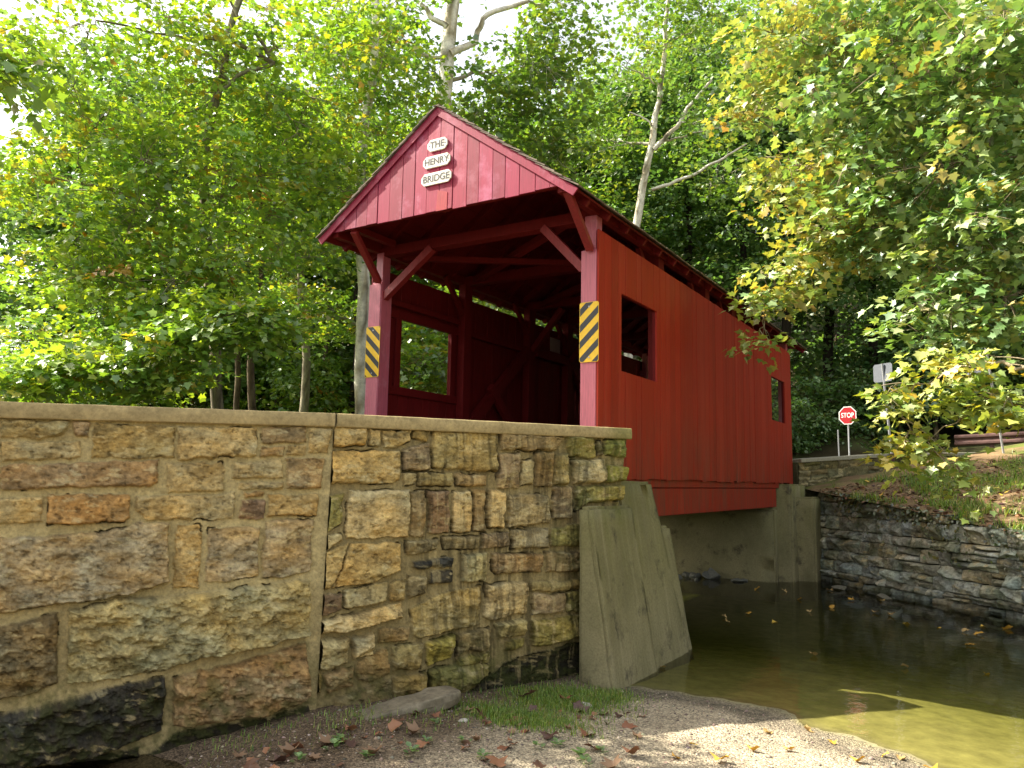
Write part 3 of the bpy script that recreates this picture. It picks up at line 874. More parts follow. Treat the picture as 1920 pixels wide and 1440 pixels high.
dry = add_mesh('dry_stone_wall', arr_mesh('dry_stone_wall', Pd.reshape(-1, 3), fr_[:, ::-1].copy(), M['drystone'], col.reshape(-1, 3), True))
tag(dry, 'grey dry stone retaining wall of flat rubble along the far side of the creek', 'wall')

# parapet flaring from the far end of the bridge
pw = empty('stone_parapet', (-3.4, 21, 2.2))
tag(pw, 'low mossy stone parapet with flat coping running off from the far end of the bridge', 'wall')
PA = np.array([-4.15, 19.95, 2.77]); PB = np.array([-2.45, 23.0, 3.02]); PC = np.array([0.2, 25.5, 3.15])
for A, B, sd in ((PA, PB, 21), (PB, PC, 22)):
    L = np.linalg.norm(B - A)
    pol = courses(L + .3, -.1, lambda s: 0.95, sd, .16, .3, .3, .8, [lin(112, 100, 72), lin(92, 90, 62), lin(128, 116, 84), lin(84, 88, 50)])
    nu, nv = 180, 60
    a_ = np.linspace(0, 1, nu)[:, None]; b_ = np.linspace(0, 1, nv)[None]
    dep, col, *_ = stone_relief(a_ * L * 100 + 0 * b_, b_ * 95 + 0 * a_, pol, lin(70, 66, 46), -.015, warp=1.5, edge=4, seed=sd)
    n_ = perp(A, B)
    Pp = A[None, None] + (B - A)[None, None] * a_[..., None] + n_ * (dep[..., None] * .5) + np.array([0, 0, 1.0]) * (-1.05 + 0.97 * b_)[..., None]
    add_mesh('stonework', arr_mesh('stonework', Pp.reshape(-1, 3), grid_faces(nu, nv)[:, ::-1].copy(), M['stone'], col.reshape(-1, 3), True), pw)
    mb = MB()
    mb.bar(A - n_ * .14 + np.array([0, 0, -.03]), B - n_ * .14 + np.array([0, 0, -.03]), .46, .09, n_, tuple(lin(150, 146, 128)))
    mb.build('coping', M['coping'], pw, 0.012)
    mb = MB()
    mb.bar(A - n_ * .2 + np.array([0, 0, -.6]), B - n_ * .2 + np.array([0, 0, -.6]), .34, 1.0, n_, tuple(lin(90, 84, 60)))
    mb.build('core', M['stone'], pw)

# ------------------------------------------------------------------ covered bridge
br = empty('covered_bridge', (-6.2, 14.35, 2.2))
tag(br, 'red wooden covered bridge with gabled roof, open portal and square windows over the creek', 'covered bridge')
XL, XR, Y0, Y1 = -8.13, -4.255, 8.90, 19.80
ZS0, ZS1 = 2.195, 5.39
ZFL = 2.5
def part(mb, name, mat, bevel=0.004, parent=br, label=None):
    o = mb.build(name, mat, parent, bevel)
    if label: o['label'] = label
    return o

def siding(x0, x1, wins, gaps=0.0, seed=0):
    r = random.Random(seed)
    mb = MB()
    y = Y0 + 0.005
    while y < Y1 - 0.01:
        w = r.uniform(0.17, 0.25)
        y2 = min(y + w, Y1)
        if Y1 - y2 < 0.08: y2 = Y1
        cuts = sorted({y, y2} | {c for a, b, _, _ in wins for c in (a, b) if y < c < y2})
        off = r.uniform(-.0025, .0025)
        zt = ZS1 + r.uniform(-.004, .004); zb = ZS0 + r.uniform(-.018, .012)
        tn = tint(.10)
        for a, b in zip(cuts, cuts[1:]):
            m_ = (a + b) / 2
            g = 0.0018 if r.random() > gaps else 0.006
            ga = g if a == y else 0; gb = g if b == y2 else 0
            hit = [q for q in wins if q[0] < m_ < q[1]]
            if hit:
                _, _, za, zc = hit[0]
                mb.box((x0 + off, a + ga, zb), (x1 + off, b - gb, za), tn)
                mb.box((x0 + off, a + ga, zc), (x1 + off, b - gb, zt), tn)
            else:
                mb.box((x0 + off, a + ga, zb), (x1 + off, b - gb, zt), tn)
        y = y2
    return mb
WR = [(9.63, 10.92, 3.63, 4.695), (17.85, 19.13, 3.59, 4.575)]
WL = [(9.58, 10.93, 3.585, 4.68), (17.7, 19.0, 3.59, 4.6)]
part(siding(XR - .028, XR, WR, 0.06, 1), 'side_wall', M['siding'], 0.0015)
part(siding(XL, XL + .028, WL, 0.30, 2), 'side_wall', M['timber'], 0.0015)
for wins, xi, sgn in ((WR, XR - .030, -1), (WL, XL + .030, 1)):
    for a, b, za, zc in wins:
        mb = MB(); t = 0.045 * sgn; k = 0.13
        xa, xb = sorted((xi, xi + t))
        mb.box((xa, a - .33, zc), (xb, b + .30, zc + k)); mb.box((xa, a - .33, za - k), (xb, b + .30, za))
        mb.box((xa, a - k, za), (xb, a, zc)); mb.box((xa, b, za), (xb, b + k, zc))
        part(mb, 'window_frame', M['timber'])
# posts
PY = [(Y0, Y0 + .24), (11.14, 11.36), (13.40, 13.64), (15.06, 15.30), (17.34, 17.56), (Y1 - .24, Y1)]
for k, (a, b) in enumerate(PY):
    for side in (-1, 1):
        mb = MB()
        if side > 0: x0, x1 = -4.505, XR - .031
        else: x0, x1 = XL + .031, -7.91
        if k in (0, 5):
            mb.box((x0, a, 2.2), (x1, b, 5.13), tint(.05))
            part(mb, 'post', M['post'])
            mb = MB(); mb.box((x0 + .035, a + .035, 5.132), (x1 - .02, b - .03, 5.60)); part(mb, 'post', M['post'])
        else:
            dx = 0.02
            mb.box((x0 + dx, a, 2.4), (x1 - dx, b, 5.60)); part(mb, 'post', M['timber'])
# second jamb boards and the fascia of the left post
mb = MB(); mb.box((XL - .02, Y0 - .012, 2.25), (XL + .21, Y0 - .002, 5.1)); part(mb, 'post_facing', M['post'])
# ties across, wall plates, floor
for k, (a, b) in enumerate(PY):
    mb = MB(); z0, z1 = (5.545, 5.695) if k in (0, 5) else (5.605, 5.76)
    if k in (0, 5): mb.box((XL + .10, a + .05, z0), (XR - .10, b - .01, z1))
    else: mb.box((XL + .13, a + .02, z0 - .02), (XR - .13, b - .02, z1 - .02))
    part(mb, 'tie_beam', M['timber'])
for x0, x1 in ((XL + .02, XL + .13), (XR - .13, XR - .02)):
    mb = MB(); mb.box((x0, 8.02, 5.602), (x1, 20.6, 5.76)); part(mb, 'wall_plate', M['timber'])
mb = MB()
yy = Y0 - .3
while yy < Y1 + .2:
    mb.box((XL + .05, yy, ZFL - .06 + random.uniform(0, .004)), (XR - .05, yy + .19, ZFL)); yy += .196
part(mb, 'floor_deck', M['deck'], 0.002)
# lateral braces between ties, knee braces, truss diagonals, girts
mb = MB(); mb.bar((-7.75, 11.2, 5.66), (-4.75, 9.1, 5.66), .12, .10, (1, 1, 0)); part(mb, 'lateral_brace', M['timber'])
mb = MB(); mb.bar((-7.75, 9.2, 5.55), (-4.75, 11.2, 5.55), .10, .08, (1, 1, 0)); part(mb, 'lateral_brace', M['timber'])
mb = MB(); mb.bar((-7.75, 13.5, 5.66), (-4.75, 11.4, 5.66), .12, .10, (1, 1, 0)); part(mb, 'lateral_brace', M['timber'])
for k in (0, 2, 3, 5):
    a, b = PY[k]; ym = (a + b) / 2 + (0 if k else -.03)
    for x0, x1 in ((-7.93, -7.02), (-4.50, -5.12)):
        if k in (2, 3): x0, x1 = (-7.92, -7.25) if x0 < -6 else (-4.52, -5.2)
        mb = MB(); mb.bar((x0, ym, 4.90 if k == 0 else 4.75), (x1, ym, 5.56), .11, .115, (0, 1, 0))
        part(mb, 'knee_brace', M['brace'] if k == 0 else M['timber'])
for x, s in ((XL + .15, 1), (XR - .15, -1)):
    mb = MB(); mb.bar((x, 11.3, 3.0), (x, 13.42, 4.75), .12, .2, (1, 0, 0)); part(mb, 'truss_diagonal', M['timber'])
    mb = MB(); mb.bar((x, 17.4, 3.0), (x, 15.28, 4.75), .12, .2, (1, 0, 0)); part(mb, 'truss_diagonal', M['timber'])
    mb = MB(); mb.bar((x + .05 * s, 13.3, 2.7), (x + .05 * s, 12.0, 3.85), .1, .16, (1, 0, 0)); part(mb, 'truss_diagonal', M['timber'])
    mb = MB(); mb.box((x - .08, 13.66, 4.66), (x + .08, 15.04, 4.84)); part(mb, 'straining_beam', M['timber'])
    xa, xb = sorted((x - .02 * s, x - .115 * s))
    for ya, yb, za in ((11.37, 13.39, 4.70), (15.31, 17.33, 4.70), (9.15, 11.13, 4.86), (17.57, 19.55, 4.86)):
        mb = MB(); mb.box((xa, ya, za), (xb, yb, za + .09)); part(mb, 'girt', M['timber'])
# plate braces seen in the open strip above the siding
for x in (XL + .16, XR - .16):
    for k in (1, 2, 3, 4):
        a, b = PY[k]
        mb = MB(); mb.bar((x, a - .02, 5.05), (x, a - .55, 5.62), .07, .09, (1, 0, 0)); part(mb, 'plate_brace', M['timber'])
# stringers
for x0, x1 in ((XR - .20, XR - .06), (XL + .06, XL + .20), (-6.3, -6.1)):
    mb = MB(); mb.box((x0, 9.9, 1.655), (x1, 18.35, 2.07)); part(mb, 'stringer', M['siding'], 0.01)
for x0, x1 in ((XR - .11, XR - .045), (XL + .045, XL + .11)):
    mb = MB(); mb.box((x0, 9.2, 2.078), (x1, 19.0, 2.30)); part(mb, 'sill', M['siding'], 0.006)
mb = MB()
for k in range(14): mb.box((XL + .22, 9.9 + k * .64, 2.08), (XR - .22, 10.02 + k * .64, 2.40))
part(mb, 'floor_joist', M['timber'], 0.004)

# roof: pitch from eave (x -8.33 / -4.08, z 5.62) to ridge (-6.21, 7.16)
XM = (XL + XR) / 2 - .01
RZ, EZ, HW = 7.15, 5.615, 2.125
YG0, YG1 = 7.945, 20.75
def roof_z(x): return RZ - (RZ - EZ) * abs(x - XM) / HW
SL = math.hypot(HW, RZ - EZ)
for s in (-1, 1):
    mb = MB()
    nrm = Vector((s * (RZ - EZ) / SL, 0, HW / SL)); dwn = Vector((s * HW / SL, 0, -(RZ - EZ) / SL))
    apex = Vector((XM, 0, RZ))
    d = 0.02
    while d < SL - .03:
        w = random.uniform(.16, .24); d2 = min(d + w, SL - .02)
        off = random.uniform(-.004, .004)
        p = [apex + dwn * d + nrm * (-.048 + off), apex + dwn * (d2 - .004) + nrm * (-.048 + off)]
        q = [v + nrm * .024 for v in p]
        mb.hexa([(p[0].x, YG0 + .03, p[0].z), (p[1].x, YG0 + .03, p[1].z), (p[1].x, YG1, p[1].z), (p[0].x, YG1, p[0].z),
                 (q[0].x, YG0 + .03, q[0].z), (q[1].x, YG0 + .03, q[1].z), (q[1].x, YG1, q[1].z), (q[0].x, YG1, q[0].z)], tint(.12))
        d = d2
    part(mb, 'roof_sheathing', M['timber'], 0)
    mb = MB()
    d = SL + .035; row = 0
    while d > 0.02:
        y = YG0 - .015 + random.uniform(-.1, 0)
        sag = 0
        while y < YG1 + .02:
            w = random.uniform(.09, .2)
            ya, yb = max(y, YG0 - .025 + random.uniform(-.008, .008)), min(y + w - .004, YG1 + .03)
            dl = d + random.uniform(-.012, .014) + (0.02 * math.sin(y * 2.1) if row == 0 else 0)
            up_ = random.uniform(0, .010)
            a = apex + dwn * dl + nrm * (.018 + up_); b = apex + dwn * max(dl - .30, 0) + nrm * (-.018)
            a0 = a - nrm * .016; b0 = b - nrm * .006
            g = random.uniform(.55, 1.25); tn = (0.20 * g, 0.16 * g, 0.125 * g)
            if yb > ya: mb.hexa([(a0.x, ya, a0.z), (a0.x, yb, a0.z), (b0.x, yb, b0.z), (b0.x, ya, b0.z), (a.x, ya, a.z), (a.x, yb, a.z), (b.x, yb, b.z), (b.x, ya, b.z)], tn)
            y += w
        d -= .145; row += 1
    part(mb, 'roof_shingles', M['shingle'], 0)
    y = 8.4
    while y < 20.5:
        mb = MB()
        p0 = apex + dwn * .06 - nrm * .11; p1 = apex + dwn * (SL - .03) - nrm * .10
        mb.bar((p0.x, y, p0.z), (p1.x, y, p1.z), .06, .10, (0, 1, 0), tint(.1)); part(mb, 'rafter', M['timber'])
        y += .61
# gables
GB = 5.665
def gable(y, sgn, mat):
    mb = MB(); x = -8.20; r = random.Random(3 if sgn < 0 else 4); k = 0
    while x < -4.225:
        w = r.uniform(.17, .235); x2 = min(x + w, -4.225)
        if -4.225 - x2 < .06: x2 = -4.225
        ya = y + r.uniform(-.004, .003); yb = ya + .022
        zb = GB + r.uniform(-.010, .012) 
        xa, xb = x + .0035, x2 - .0035
        tops = [max(roof_z(xa) - .055, zb + .01), max(roof_z(xb) - .055, zb + .01)]
        poly = [(xa, ya, zb), (xb, ya, zb), (xb, ya, tops[1])]
        if xa < XM < xb: poly.append((XM, ya, RZ - .055))
        poly.append((xa, ya, tops[0]))
        g = 1 + r.uniform(-.16, .16)
        mb.prism(poly, (0, .022, 0), (g, g * r.uniform(.9, 1.1), g * r.uniform(.9, 1.1)))
        x = x2
    part(mb, 'gable_boards', mat, 0.002)
gable(YG0 + .03, -1, M['gable'])
gable(YG1 - .06, 1, M['siding'])
mb = MB(); mb.prism([(-6.19, YG0 + .0225, 5.665), (-6.01, YG0 + .0225, 5.665), (-6.01, YG0 + .0225, 5.90), (-6.17, YG0 + .0225, 5.95)], (0, .006, 0), (1.45, 1.2, 1.5))
part(mb, 'gable_patch', M['brace'], 0.001, label='fresh brighter red repair patch on the faded gable')
for s in (-1, 1):
    for yq in (YG0 + .004, YG1 - .03):
        mb = MB()
        dwn = Vector((s * HW / SL, 0, -(RZ - EZ) / SL)); nrm = Vector((s * (RZ - EZ) / SL, 0, HW / SL)); apex = Vector((XM, 0, RZ))
        q = [apex - Vector((0, 0, .024)), apex + dwn * (SL + .02) - nrm * .018, apex + dwn * (SL + .01) - nrm * .125, apex - Vector((0, 0, .155))]
        mb.prism([(p.x, yq, p.z) for p in q], (0, .022, 0))
        part(mb, 'rake_board', M['gable'], 0.003)
    # brackets carrying the overhang, and the lookout under the gable
    xg = -8.0 if s < 0 else -4.36
    xt = -7.72 if s < 0 else -4.28
    mb = MB(); mb.bar((xg + (.05 if s < 0 else 0), Y0 - .03, 5.12), (xt, YG0 + .10, 5.65), .10, .07, (1, 0, 0)); part(mb, 'gable_bracket', M['brace'])
    mb = MB(); mb.box((xt - .05, YG0 + .06, 5.655), (xt + .05, Y0 + .02, 5.74)); part(mb, 'lookout', M['timber'])
mb = MB(); mb.box((-8.15, YG0 + .056, 5.675), (-4.27, YG0 + .12, 5.79)); part(mb, 'gable_rail', M['timber'])
mb = MB(); mb.box((-6.22, YG0 + .125, 5.70), (-6.08, YG0 + .20, 7.0)); part(mb, 'king_post', M['timber'])
# exposed paper notice inside
nb = MB(); nb.box((XL + .032, 14.55, 4.92), (XL + .04, 15.0, 5.22))
tag(nb.build('notice', M['paper']), 'small faded paper notice pinned inside the dark bridge wall', 'notice')

# ------------------------------------------------------------------ signs on the bridge
def plaque(name, body, x0, x1, z0, z1, ch, size, label, ztl=0.0, sx=1.0):
    mb = MB(); y = YG0 + .003
    pts = [(x0 + ch, z0), (x1 - ch, z0), (x1, z0 + ch), (x1, z1 - ch), (x1 - ch, z1), (x0 + ch, z1), (x0, z1 - ch), (x0, z0 + ch)]
    mb.prism([(a, y, b) for a, b in pts], (0, .022, 0))
    o = mb.build(name, M['plaque'], None, 0.004)
    text_obj('lettering', body, size, M['letter'], o, ((x0 + x1) / 2, y - .0015, (z0 + z1) / 2 - size * .0), (math.pi / 2, 0, 0), 0.0015, sx)
    for bx in (x0 + .035, x1 - .035):
        mb = MB(); mb.tube([(bx, y - .004, (z0 + z1) / 2), (bx, y + .002, (z0 + z1) / 2)], [.007, .007], 8); mb.build('screw', M['rail'], o)
    tag(o, label, 'name sign', 'name plaques on the gable')
plaque('name_sign', 'THE', -6.355, -6.02, 6.505, 6.67, .05, .13, 'weathered white wooden plaque reading THE, topmost on the pink gable')
plaque('name_sign', 'HENRY', -6.42, -5.965, 6.275, 6.44, .05, .125, 'weathered white wooden plaque reading HENRY, middle one on the gable')
plaque('name_sign', 'BRIDGE', -6.44, -5.94, 6.035, 6.205, .05, .13, 'white wooden plaque reading BRIDGE, lowest on the gable')

def hazard(x0, x1, z0, z1, slope, label):
    y = Y0 - .022
    c = .018
    def rr(in_=0):
        a, b, e, f = x0 + in_, x1 - in_, z0 + in_, z1 - in_
        return [(a + c, e), (b - c, e), (b, e + c), (b, f - c), (b - c, f), (a + c, f), (a, f - c), (a, e + c)]
    mb = MB(); mb.prism([(a, y, b) for a, b in rr()], (0, .004, 0))
    o = mb.build('hazard_marker', M['yellow'])
    def clip(poly, f):
        out = []
        for p, q in zip(poly, poly[1:] + poly[:1]):
            a, b = f(p), f(q)
            if a >= 0: out.append(p)
            if (a < 0) != (b < 0):
                t = a / (a - b); out.append((p[0] + t * (q[0] - p[0]), p[1] + t * (q[1] - p[1])))
        return out
    mb = MB(); w = .100; k = z0 - .26
    while k < z1 + .3:
        g = lambda p, k=k: (p[1] - slope * (p[0] - x0)) - k
        q = clip(rr(.006), g)
        if q: q = clip(q, lambda p, k=k: k + w - (p[1] - slope * (p[0] - x0)))
        if len(q) > 2: mb.prism([(a, y - .0015, b) for a, b in q], (0, .0013, 0))
        k += .212
    mb.build('stripes', M['black'], o)
    for bz in (z0 + .06, z1 - .06):
        mb = MB(); mb.tube([((x0 + x1) / 2, y - .006, bz), ((x0 + x1) / 2, y, bz)], [.011, .011], 8); mb.build('bolt', M['galv'], o)
    tag(o, label, 'hazard sign')
hazard(-4.510, -4.238, 3.655, 4.435, .95, 'yellow and black striped hazard marker on the right portal post, stripes rising rightward')
hazard(-8.168, -7.888, 3.655, 4.435, -.95, 'yellow and black striped hazard marker on the left portal post, stripes falling rightward')

# ------------------------------------------------------------------ leaves and trees
MAPLE = np.array([(0, 0), (.16, -.05), (.44, .02), (.34, .20), (.62, .48), (.34, .50), (.20, .66), (0, 1.0), (-.20, .66), (-.34, .50), (-.62, .48), (-.34, .20), (-.44, .02), (-.16, -.05)])
OVAL = np.array([(0, 0), (.30, .22), (.33, .60), (0, 1.0), (-.33, .60), (-.30, .22)])

def leaf_arrays(pos, nrm, tipd, size, cols, kind, fold=0.14, curl=0.12, rng=RNG):
    n = len(pos)
    nrm = nrm / np.linalg.norm(nrm, axis=1, keepdims=True)
    t = tipd - (tipd * nrm).sum(1, keepdims=True) * nrm
    t = t / (np.linalg.norm(t, axis=1, keepdims=True) + 1e-9)
    b = np.cross(t, nrm)
    if kind == 'maple':
        sh = np.concatenate([[(0, .38)], MAPLE]); m = len(sh)
        k = np.arange(1, m); tri = np.stack([np.zeros(m - 1, int), k, np.roll(k, -1)], 1)
    else:
        sh = OVAL; m = len(sh); tri = np.array([[0, 1, 2, 3], [0, 3, 4, 5]])
    sx = np.repeat(sh[None, :, 0], n, 0); sy = np.repeat(sh[None, :, 1], n, 0)
    sx = sx * rng.uniform(.8, 1.15, (n, 1))
    h = fold * np.abs(sx) - curl * rng.uniform(-.4, 1.6, (n, 1)) * sy ** 2
    v = pos[:, None] + size[:, None, None] * (b[:, None] * sx[..., None] + t[:, None] * sy[..., None] + nrm[:, None] * h[..., None])
    f = (np.arange(n)[:, None, None] * m + tri[None]).reshape(-1, tri.shape[1])
    c = np.repeat(cols[:, None], m, 1)
    return v.reshape(-1, 3), f, c.reshape(-1, 3)

def pick_cols(n, palette, rng):
    w = np.array([p[0] for p in palette], float); w /= w.sum()
    c = np.array([p[1] for p in palette])[rng.choice(len(palette), n, p=w)]
    c = c * rng.uniform(.72, 1.3, (n, 1)) * (1 + rng.uniform(-.12, .12, (n, 3)))
    return np.clip(c, .003, .9)

class Limbs:
    def __init__(s): s.v = []; s.f = []; s.c = []; s.n = 0
    def tube(s, pts, rad, seg, col):
        pts = np.asarray(pts, float); k = len(pts)
        d = np.gradient(pts, axis=0); d /= np.linalg.norm(d, axis=1, keepdims=True) + 1e-9
        a = np.cross(d, np.array([0.31, 0.87, 0.12])); a /= np.linalg.norm(a, axis=1, keepdims=True) + 1e-9
        b = np.cross(d, a)
        th = np.arange(seg) * 2 * math.pi / seg
        r = np.asarray(rad)[:, None, None]
        ring = pts[:, None] + r * (a[:, None] * np.cos(th)[None, :, None] + b[:, None] * np.sin(th)[None, :, None])
        i = np.arange(k * seg).reshape(k, seg); j = np.roll(i, -1, 1)
        s.f.append((np.stack([i[:-1], j[:-1], j[1:], i[1:]], -1).reshape(-1, 4)) + s.n)
        s.v.append(ring.reshape(-1, 3))
        c = np.asarray(col, float)
        if c.ndim == 1: c = np.repeat(c[None], k * seg, 0)
        s.c.append(c); s.n += k * seg
    def mesh(s, name, mat):
        return arr_mesh(name, np.concatenate(s.v), np.concatenate(s.f), mat, np.concatenate(s.c), True)

def bez(a, b, c, n):
    t = np.linspace(0, 1, n)[:, None]
    return a * (1 - t) ** 2 + 2 * b * t * (1 - t) + c * t ** 2

WHITE_BARK = (lin(226, 220, 204), lin(168, 156, 130), lin(112, 104, 84))
BROWN_BARK = (lin(92, 80, 62), lin(70, 60, 46), lin(112, 100, 78))
GREY_BARK = (lin(128, 120, 102), lin(98, 90, 74), lin(150, 142, 120))
DARK_BARK = (lin(48, 42, 34), lin(36, 32, 26), lin(60, 54, 44))

def bark_cols(pts, seg, pal, rng, mottle=True):
    k = len(pts)
    z = np.asarray(pts)[:, 2]
    g = fbm(np.repeat(z[:, None], seg, 1) * 2.3 + rng.uniform(0, 50), np.repeat(np.arange(seg)[None] * .8, k, 0) + rng.uniform(0, 50), 4)
    c = np.where((g > .56)[..., None], pal[1], pal[0])
    c = np.where((g > .66)[..., None], pal[2], c)
    return c.reshape(-1, 3)

def make_tree(name, trunk, crown, leaf, bark, seed, label=None, cat='tree', group=None, limb_col=None, leaf_mat='leaf', bark_mat='bark', twigs=True, loc=None, limb_r=.35, extra_limbs=(), limb_start=.25):
    """trunk: rows x, y, z, r. crown: (centre, radii, clusters). leaf: kind, size, leaves per cluster, cluster radius, palette, droop"""
    rng = np.random.default_rng(seed)
    trunk = np.asarray(trunk, float)
    kind, lsize, lper, crad, pal, droop = leaf
    root = empty(name, tuple(trunk[0, :3]))
    if label: tag(root, label, cat, group)
    L = Limbs()
    # smooth trunk
    tt = np.linspace(0, 1, 36); ti = np.linspace(0, 1, len(trunk))
    T = np.stack([np.interp(tt, ti, trunk[:, k]) for k in range(4)], 1)
    Ls = (T[-1, 2] - T[0, 2])
    wob = np.stack([fbm(tt * 4 + seed, tt * 0 + 1, 3) - .5, fbm(tt * 4 + seed + 30, tt * 0 + 2, 3) - .5], 1) * .05 * Ls * np.minimum(tt * 3, 1)[:, None]
    T[:, :2] += wob
    rr = T[:, 3] * (1 + .5 * np.exp(-tt * 30))
    L.tube(T[:, :3], rr, 10, bark_cols(T[:, :3], 10, bark, rng))
    nodes = T[int(36 * limb_start):, :3]; nrad = T[int(36 * limb_start):, 3]
    lc = limb_col if limb_col is not None else bark[0]
    for pts, r0, r1 in extra_limbs:
        p = np.asarray(pts, float)
        q = np.linspace(0, 1, 18); qi = np.linspace(0, 1, len(p))
        P = np.stack([np.interp(q, qi, p[:, k]) for k in range(3)], 1)
        P += (np.stack([fbm(q * 5 + seed + k * 9, q * 0 + k, 3) for k in range(3)], 1) - .5) * .25 * np.sin(q * math.pi)[:, None]
        L.tube(P, np.linspace(r0, r1, 18), 7, bark_cols(P, 7, bark, rng))
        nodes = np.concatenate([nodes, P]); nrad = np.concatenate([nrad, np.linspace(r0, r1, 18)])
    LV = []; LF = []; LC = []; nv = 0
    for c, rad, ncl, *pp in crown:
        cpal = pp[0] if pp else pal
        c = np.asarray(c, float); rad = np.asarray(rad, float) * np.ones(3)
        dz = nodes - c; dist = np.linalg.norm(dz, axis=1)
        score = dist + 1.2 * np.maximum(nodes[:, 2] - (c[2] - .25 * dist), 0)
        k = int(np.argmin(score)); s0 = nodes[k]
        mid = (s0 + c) / 2 + np.array([rng.normal(0, .2), rng.normal(0, .2), rng.uniform(.0, .25) * dist[k]])
        P = bez(s0, mid, c, 14)
        P[1:] += rng.normal(0, .03, (13, 3)) * min(1, dist[k])
        r0 = min(nrad[k] * .6, .02 + limb_r * .035 * dist[k] + .01)
        L.tube(P, np.linspace(r0, .012, 14), 6, lc * rng.uniform(.8, 1.15))
        nodes = np.concatenate([nodes, P[4:]]); nrad = np.concatenate([nrad, np.linspace(r0, .012, 14)[4:]])
        lnodes = [P]
        for q in range(max(3, ncl // 14)):          # secondary branches
            st = P[rng.integers(4, 14)]
            dr = rng.normal(0, 1, 3); dr[2] *= .5; dr /= np.linalg.norm(dr)
            e = c + dr * rad * rng.uniform(.55, .9)
            B = bez(st, (st + e) / 2 + np.array([0, 0, .12 * np.linalg.norm(e - st)]), e, 8)
            L.tube(B, np.linspace(max(.010, r0 * .3), .006, 8), 4, lc * rng.uniform(.7, 1.1))
            lnodes.append(B)
        LN = np.concatenate(lnodes)
        # clusters
        d = rng.normal(0, 1, (ncl, 3)); d /= np.linalg.norm(d, axis=1, keepdims=True)
        q = c + d * rad * (rng.random((ncl, 1)) ** .42)
        near = np.argmin(((q[:, None] - LN[None]) ** 2).sum(-1), 1)
        a = LN[near]
        if twigs:
            for p_, a_ in zip(q, a):
                L.tube(bez(a_, (a_ + p_) / 2 + np.array([0, 0, .06]), p_, 4), np.linspace(.007, .0025, 4), 3, lc * .8)
        # leaves: flat sprays that droop at the rim
        n = rng.poisson(lper, ncl).clip(1)
        ci = np.repeat(np.arange(ncl), n); N_ = len(ci)
        spr = rng.normal(0, 1, (ncl, 3)) * np.array([.28, .28, 0]) + np.array([0, 0, 1.0])
        th = rng.uniform(0, 2 * math.pi, N_); rr_ = crad * np.sqrt(rng.random(N_)) * rng.uniform(.7, 1.2, ncl)[ci]
        off = np.stack([np.cos(th) * rr_, np.sin(th) * rr_, rng.normal(0, .10 * crad, N_) - droop * rr_ ** 2 / crad], 1)
        tiltv = spr[ci]
        off[:, 2] -= off[:, 0] * tiltv[:, 0] + off[:, 1] * tiltv[:, 1]
        pos = q[ci] + off
        rad_out = np.stack([np.cos(th), np.sin(th), -.25 - droop * rr_ / crad], 1)
        nrm = tiltv + rng.normal(0, .42, (N_, 3)) + rad_out * np.array([.25, .25, 0])
        tip = rad_out + rng.normal(0, .45, (N_, 3)) + np.array([0, 0, -.3 * droop])
        cc = pick_cols(ncl, cpal, rng)
        col = pick_cols(N_, cpal, rng) * .38 + cc[ci] * .62
        v, f, cl = leaf_arrays(pos, nrm, tip, lsize * rng.uniform(.65, 1.25, N_), col, kind, rng=rng)
        LV.append(v); LF.append(f + nv); LC.append(cl); nv += len(v)
    o = add_mesh('trunk', L.mesh('trunk', M[bark_mat]), root)
    o2 = add_mesh('crown', arr_mesh('crown', np.concatenate(LV), np.concatenate(LF), M[leaf_mat], np.concatenate(LC)), root)
    return root

def copy_tree(src, loc, rz, sc, label, group):
    r = src.copy(); COL.objects.link(r)
    r.location = loc; r.rotation_euler = (0, 0, rz); r.scale = (sc, sc, sc)
    r['label'] = label
    if group: r['group'] = group
    for ch in list(src.children):
        c = ch.copy(); COL.objects.link(c); c.parent = r
        c.matrix_parent_inverse = ch.matrix_parent_inverse.copy()
    return r

def ell(px, py, d, r, n, pal=None):
    return (at(px, py, d), (r, r, r * .75), n) + ((pal,) if pal else ())

YG = [(5, lin(138, 174, 52)), (4, lin(116, 158, 58)), (3, lin(160, 186, 54)), (2.5, lin(92, 132, 64)), (.6, lin(190, 172, 48)), (.12, lin(200, 116, 34))]
MG = [(5, lin(104, 142, 50)), (4, lin(86, 124, 52)), (3, lin(124, 156, 58)), (1, lin(152, 162, 60))]
DG = [(5, lin(100, 136, 72)), (4, lin(82, 118, 66)), (3, lin(122, 152, 84)), (.6, lin(150, 160, 84))]
FALL = [(7, lin(144, 176, 100)), (6, lin(116, 156, 88)), (2, lin(176, 190, 110)), (.7, lin(210, 186, 70)), (.25, lin(196, 140, 60)), (.5, lin(182, 160, 116)), (4, lin(92, 130, 70))]
FALLY = [(4, lin(176, 188, 100)), (5, lin(150, 176, 98)), (2.4, lin(208, 192, 84)), (.7, lin(206, 160, 66)), (1, lin(186, 162, 116)), (3, lin(112, 150, 82))]
YEL = [(3, lin(188, 192, 80)), (4, lin(158, 178, 82)), (1.4, lin(212, 184, 58)), (3, lin(128, 158, 78))]

def tz(x, y): return float(terrain_z(np.array(x), np.array(y)))
def trunk_from_px(pts, r0, r1):
    """pts: (px, py, depth) up the stem; foot dropped to the ground below the first point"""
    P = [at(*p) for p in pts]
    foot = P[0].copy(); dirv = (P[1] - P[0]) / np.linalg.norm(P[1] - P[0])
    foot[2] = min(2.25, foot[2] - .2)
    foot[:2] = P[0][:2] - dirv[:2] * (P[0][2] - foot[2]) / max(dirv[2], .5) * .4
    rows = [foot] + P
    rr = np.linspace(r0, r1, len(rows))
    return [(*p, r) for p, r in zip(rows, rr)]

GL = 'trees behind the sandstone wall'
